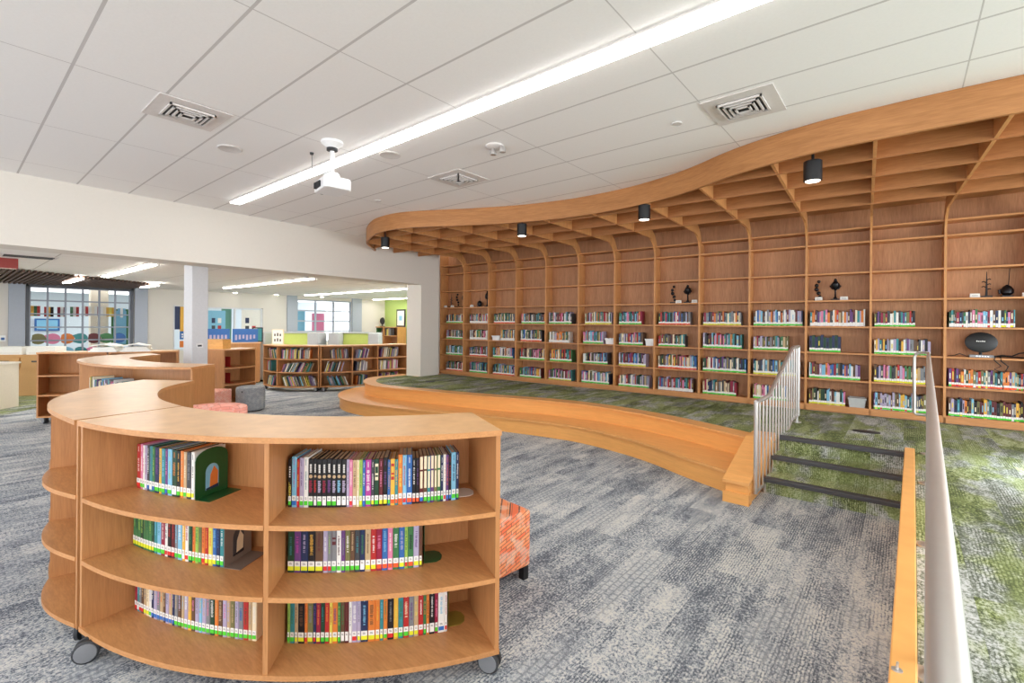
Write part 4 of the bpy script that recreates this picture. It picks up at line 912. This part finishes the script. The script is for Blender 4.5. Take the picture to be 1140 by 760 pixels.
for (y0, y1, z0, z1, c, nm) in ((3.2, 3.6, .9, 2.0, 'green', 'green notice board on the corridor wall behind the glazing'), (1.9, 2.5, 1.3, 1.7, 'blue', 'blue picture board on the corridor wall behind the glazing'), (.9, 1.7, 1.3, 1.75, 'charcoal', 'dark display case on the corridor wall behind the glazing')):
    o = MB().box((-.02, y0, z0), (.02, y1, z1), bm_(c)).box((.02, y0+.05, z0+.05), (.03, y1-.05, z1-.05), bm_('sky')).build('notice_board'); o.location = (-21.85 if c != 'green' else FX-1.2, 0, 0); tag(o, nm, 'notice board')
structure(MB().box((FX-.9, 6.05, 0), (FX-.86, 6.35, 2.3), mat('teal_door', (120, 176, 156), .6)).build('door_1'))
for (y0, y1, z0, z1, c, nm) in ((8.3, 9.1, .9, 2.1, 'sky', 'door_2'), (9.4, 9.9, .9, 2.0, 'pink', 'trim_5')):
    structure(MB().box((FX-1.2, y0, z0-.9), (FX-1.16, y1, z1), bm_(c)).build(nm))

# booth sofas
def booth(x, yy, rz, L, label):
    t = thing('booth_sofa', label, 'sofa', (x, yy, 0), rz, 'grey and green booth sofas')
    MB().box((-L/2, 0, .05), (-L/2+.3, .7, 1.36), GREYFAB).build('side_wing', t, bevel=.03); MB().box((L/2-.3, 0, .05), (L/2, .7, 1.36), GREYFAB).build('side_wing', t, bevel=.03)
    MB().box((-L/2+.3, .55, .05), (L/2-.3, .7, 1.33), LIME).build('backrest', t, bevel=.02); MB().box((-L/2+.3, .05, .05), (L/2-.3, .55, .46), LIME).build('seat', t, bevel=.02)
    MB().box((-L/2+.3, .5, 1.33), (L/2-.3, .7, 1.37), GREYFAB).build('top_rail', t)
    MB().box((-L/2+.05, .05, 0), (L/2-.05, .65, .05), BLACK).build('plinth', t)
booth(-13.15, 6.05, math.radians(42), 1.75, 'grey booth sofa with lime interior, beside the small white sign')
booth(-12.0, 7.42, math.radians(47), 1.4, 'grey booth sofa with lime interior, nearer the green wall')
t = thing('tabletop_sign', 'white framed sign with dark figures on the far low bookcase', 'sign', (-12.0, 5.32, 1.1), math.radians(25))
MB().box((-.16, 0, 0), (.16, .02, .36), PAPER).build('panel', t)
q = MB().box((-.13, -.002, .04), (.13, 0, .32), PAPER)
for i in range(3):
    for j in range(2): q.box((-.1+.08*i, -.003, .07+.13*j), (-.06+.08*i, -.0005, .13+.13*j+.02*(i % 2)), DARK)
q.build('print', t); q = MB()
for a, b in (((-.17, -.004, -.0), (-.155, .022, .37)), ((.155, -.004, 0), (.17, .022, .37)), ((-.17, -.004, .355), (.17, .022, .37)), ((-.17, -.004, 0), (.17, .022, .012))): q.box(a, b, bm_('cream'))
q.build('frame', t)
# on the case behind the stool
t = thing('wooden_box', 'plain tan wooden box on the low bookcase beside the grey column', 'box', (-10.32, 3.42, 1.13), math.radians(28)); MB().box((-.22, -.1, 0), (.22, .1, .17), wood('box_wood', (226, 170, 96), (3, 20, 20))).build('body', t); MB().box((-.225, -.105, .17), (.225, .105, .182), CARD).build('lid', t)
for k, (dx, lab) in enumerate(((-.25, 'blue lettered paper banner behind the tan wooden box'), (.3, 'blue patterned paper banner beside the black photo frame'))):
    q = MB().box((-.3, 0, 0), (.3, .006, .36), bm_('blue'))
    for i in range(6): q.box((-.24+.085*i, -.002, .06+.02*(i % 3)), (-.19+.085*i, 0, .2), bm_('lilac'))
    o = q.build('paper_banner'); o.matrix_world = Matrix.Translation((-13.8, 4.87, 1.1)) @ Matrix.Rotation(math.radians(70), 4, 'Z') @ Matrix.Translation((dx*1.2, 0, 0)); tag(o, lab, 'banner', 'blue paper banners')
t = thing('display_counter', 'low wooden counter carrying the blue paper banners', 'counter', (-13.85, 4.9, 0), math.radians(70)); MB().box((-.75, -.2, .02), (.7, .2, 1.07), CW_V).build('body', t); MB().box((-.77, -.22, 1.07), (.72, .22, 1.1), CW_TOP).build('top', t); MB().box((-.7, -.15, 0), (.65, .15, .02), BLACK).build('plinth', t)
t = thing('photo_frame', 'black framed picture standing at the end of the blue banners', 'picture frame', (-13.62, 5.5, 1.1), math.radians(70)); MB().box((-.13, 0, 0), (.13, .02, .4), BLACK).build('frame', t); MB().box((-.1, -.003, .03), (-.01, 0, .37), bm_('cream')).box((-.01, -.003, .03), (.1, 0, .37), bm_('teal')).build('picture', t)
# red bookends in that case
for z, lab in ((.778, 'red bookend on the upper shelf behind the round grey stool'), (.464, 'red bookend on the middle shelf behind the round grey stool')):
    t = thing('bookend', lab, 'bookend', (-10.05, 3.56, z), math.radians(110), 'red bookends'); MB().box((0, 0, 0), (.003, .14, .2), bm_('red')).build('plate', t); MB().box((0, 0, 0), (.1, .14, .003), bm_('red')).build('base_flange', t)
# on the left case: a pile of sheets and books
for k, (x, yy, lab) in enumerate(((-10.2, 1.75, 'open white book on the empty bookcase before the glazing'), (-10.0, 2.1, 'white sheet pile on the empty bookcase toward the grey column'))):
    q = MB(); 
    for j in range(3): q.box((-.2+.03*j, -.14, .012*j), (.2-.02*j, .14, .012*j+.011), PAPER)
    q.prism([(-.18, .04), (0, .055), (.18, .04), (.18, .046), (0, .063), (-.18, .048)], -.13, .13, PAPER, Matrix(((1, 0, 0, 0), (0, 0, 1, 0), (0, 1, 0, 0), (0, 0, 0, 1))))
    o = q.build('open_book'); o.scale = (1, 1, 2.2); o.location = (x, yy, 1.145); o.rotation_euler = (0, 0, .9+.3*k); tag(o, lab, 'open book', 'open books on the left case')
# far tall bookcase by the green wall
t = thing('tall_bookcase', 'small oak bookcase against the green wall', 'bookcase', (-16.45, 11.75, 0))
for x in (-.95, -.0, .95): MB().box((x-.02, -.22, 0), (x+.02, .2, 1.45), WB_E).build('upright', t)
for z in (.02, .4, .75, 1.1, 1.45):
    MB().box((-.95, -.2, z), (.95, .2, z+.03), WB_E).build('shelf', t)
MB().box((-.95, .18, 0), (.95, .2, 1.45), WB_V).build('back_panel', t)
for k in range(9): o = MB().box((-.035, -.1, 0), (.035, .1, .27+.02*(k % 3)), bm_(PB[k])).build('shelf_binder'); o.location = (-17.3+.085*k+(.55 if k > 4 else 0), 11.68, 1.13); tag(o, f'{PB[k]} binder, {ordn(k)} from the left in the oak bookcase by the green wall', 'binder', 'binders by the green wall')
t = thing('wall_picture', 'dark framed pale print on the green wall', 'picture', (-15.85, 11.98, 1.84)); MB().box((-.28, -.03, -.36), (.28, 0, .36), DARK).build('frame', t); MB().box((-.22, -.034, -.3), (.22, -.03, .3), PAPER).box((-.1, -.036, -.1), (.1, -.034, .1), bm_('sky')).build('print', t)
t = thing('desk_fan', 'small black desk fan on the oak bookcase by the green wall', 'fan', (-16.75, 11.7, 1.48)); MB().lathe([(.1, 0), (.1, .02), (.02, .04), (.02, .12)], BLACK).build('base', t, True); MB().lathe([(.13, -.03), (.15, 0), (.13, .03)], BLACK, M=Matrix.Translation((0, 0, .24)) @ Matrix.Rotation(PI/2, 4, 'X')).build('head', t, True)

# ------------------------------------------------------------------ light from outside the frame, world, camera
sc = bpy.context.scene
w = bpy.data.worlds.new('sky'); sc.world = w; w.use_nodes = True
w.node_tree.nodes['Background'].inputs[0].default_value = (.93, .96, 1, 1); w.node_tree.nodes['Background'].inputs[1].default_value = 2.2
def area(name, loc, target, sx, sy, e, col=(1, 1, 1)):
    l = bpy.data.lights.new(name, 'AREA'); l.shape = 'RECTANGLE'; l.size = sx; l.size_y = sy; l.energy = e; l.color = col
    o = bpy.data.objects.new(name, l); COL.objects.link(o); o.location = loc
    o.rotation_euler = (Vector(target)-Vector(loc)).to_track_quat('-Z', 'Y').to_euler(); return o
area('window_daylight', (5.2, 5.0, 1.9), (-1, 5.2, .6), 3.5, 1.8, 90, (.86, .94, 1))
area('corridor_light', (-19.5, 3, 2.55), (-19.5, 3, 0), 3, 6, 60)
area('corridor_light', (-19.5, 9, 2.55), (-19.5, 9, 0), 3, 5, 50)

F_PX, PV, YAW, ROLL = 525.774, 359.614, math.radians(39.713), math.radians(.45)
cam = bpy.data.cameras.new('camera'); co = bpy.data.objects.new('camera', cam); COL.objects.link(co); sc.camera = co
cam.sensor_fit = 'HORIZONTAL'; cam.sensor_width = 36; cam.lens = F_PX/1140*36; cam.shift_y = -(380-PV)/1140; cam.clip_start = .02
fw_ = Vector((-math.sin(YAW), math.cos(YAW), 0)); rt = Vector((math.cos(YAW), math.sin(YAW), 0)); up = Vector((0, 0, 1))
rt, up = rt*math.cos(ROLL)+up*math.sin(ROLL), up*math.cos(ROLL)-rt*math.sin(ROLL)
M = Matrix((rt, up, -fw_)).transposed().to_4x4(); M.translation = (0, 0, 1.67); co.matrix_world = M
vs = sc.view_settings; vs.view_transform = 'Standard'; vs.look = 'None'; vs.gamma = 1; vs.use_curve_mapping = False; vs.exposure = 0.8
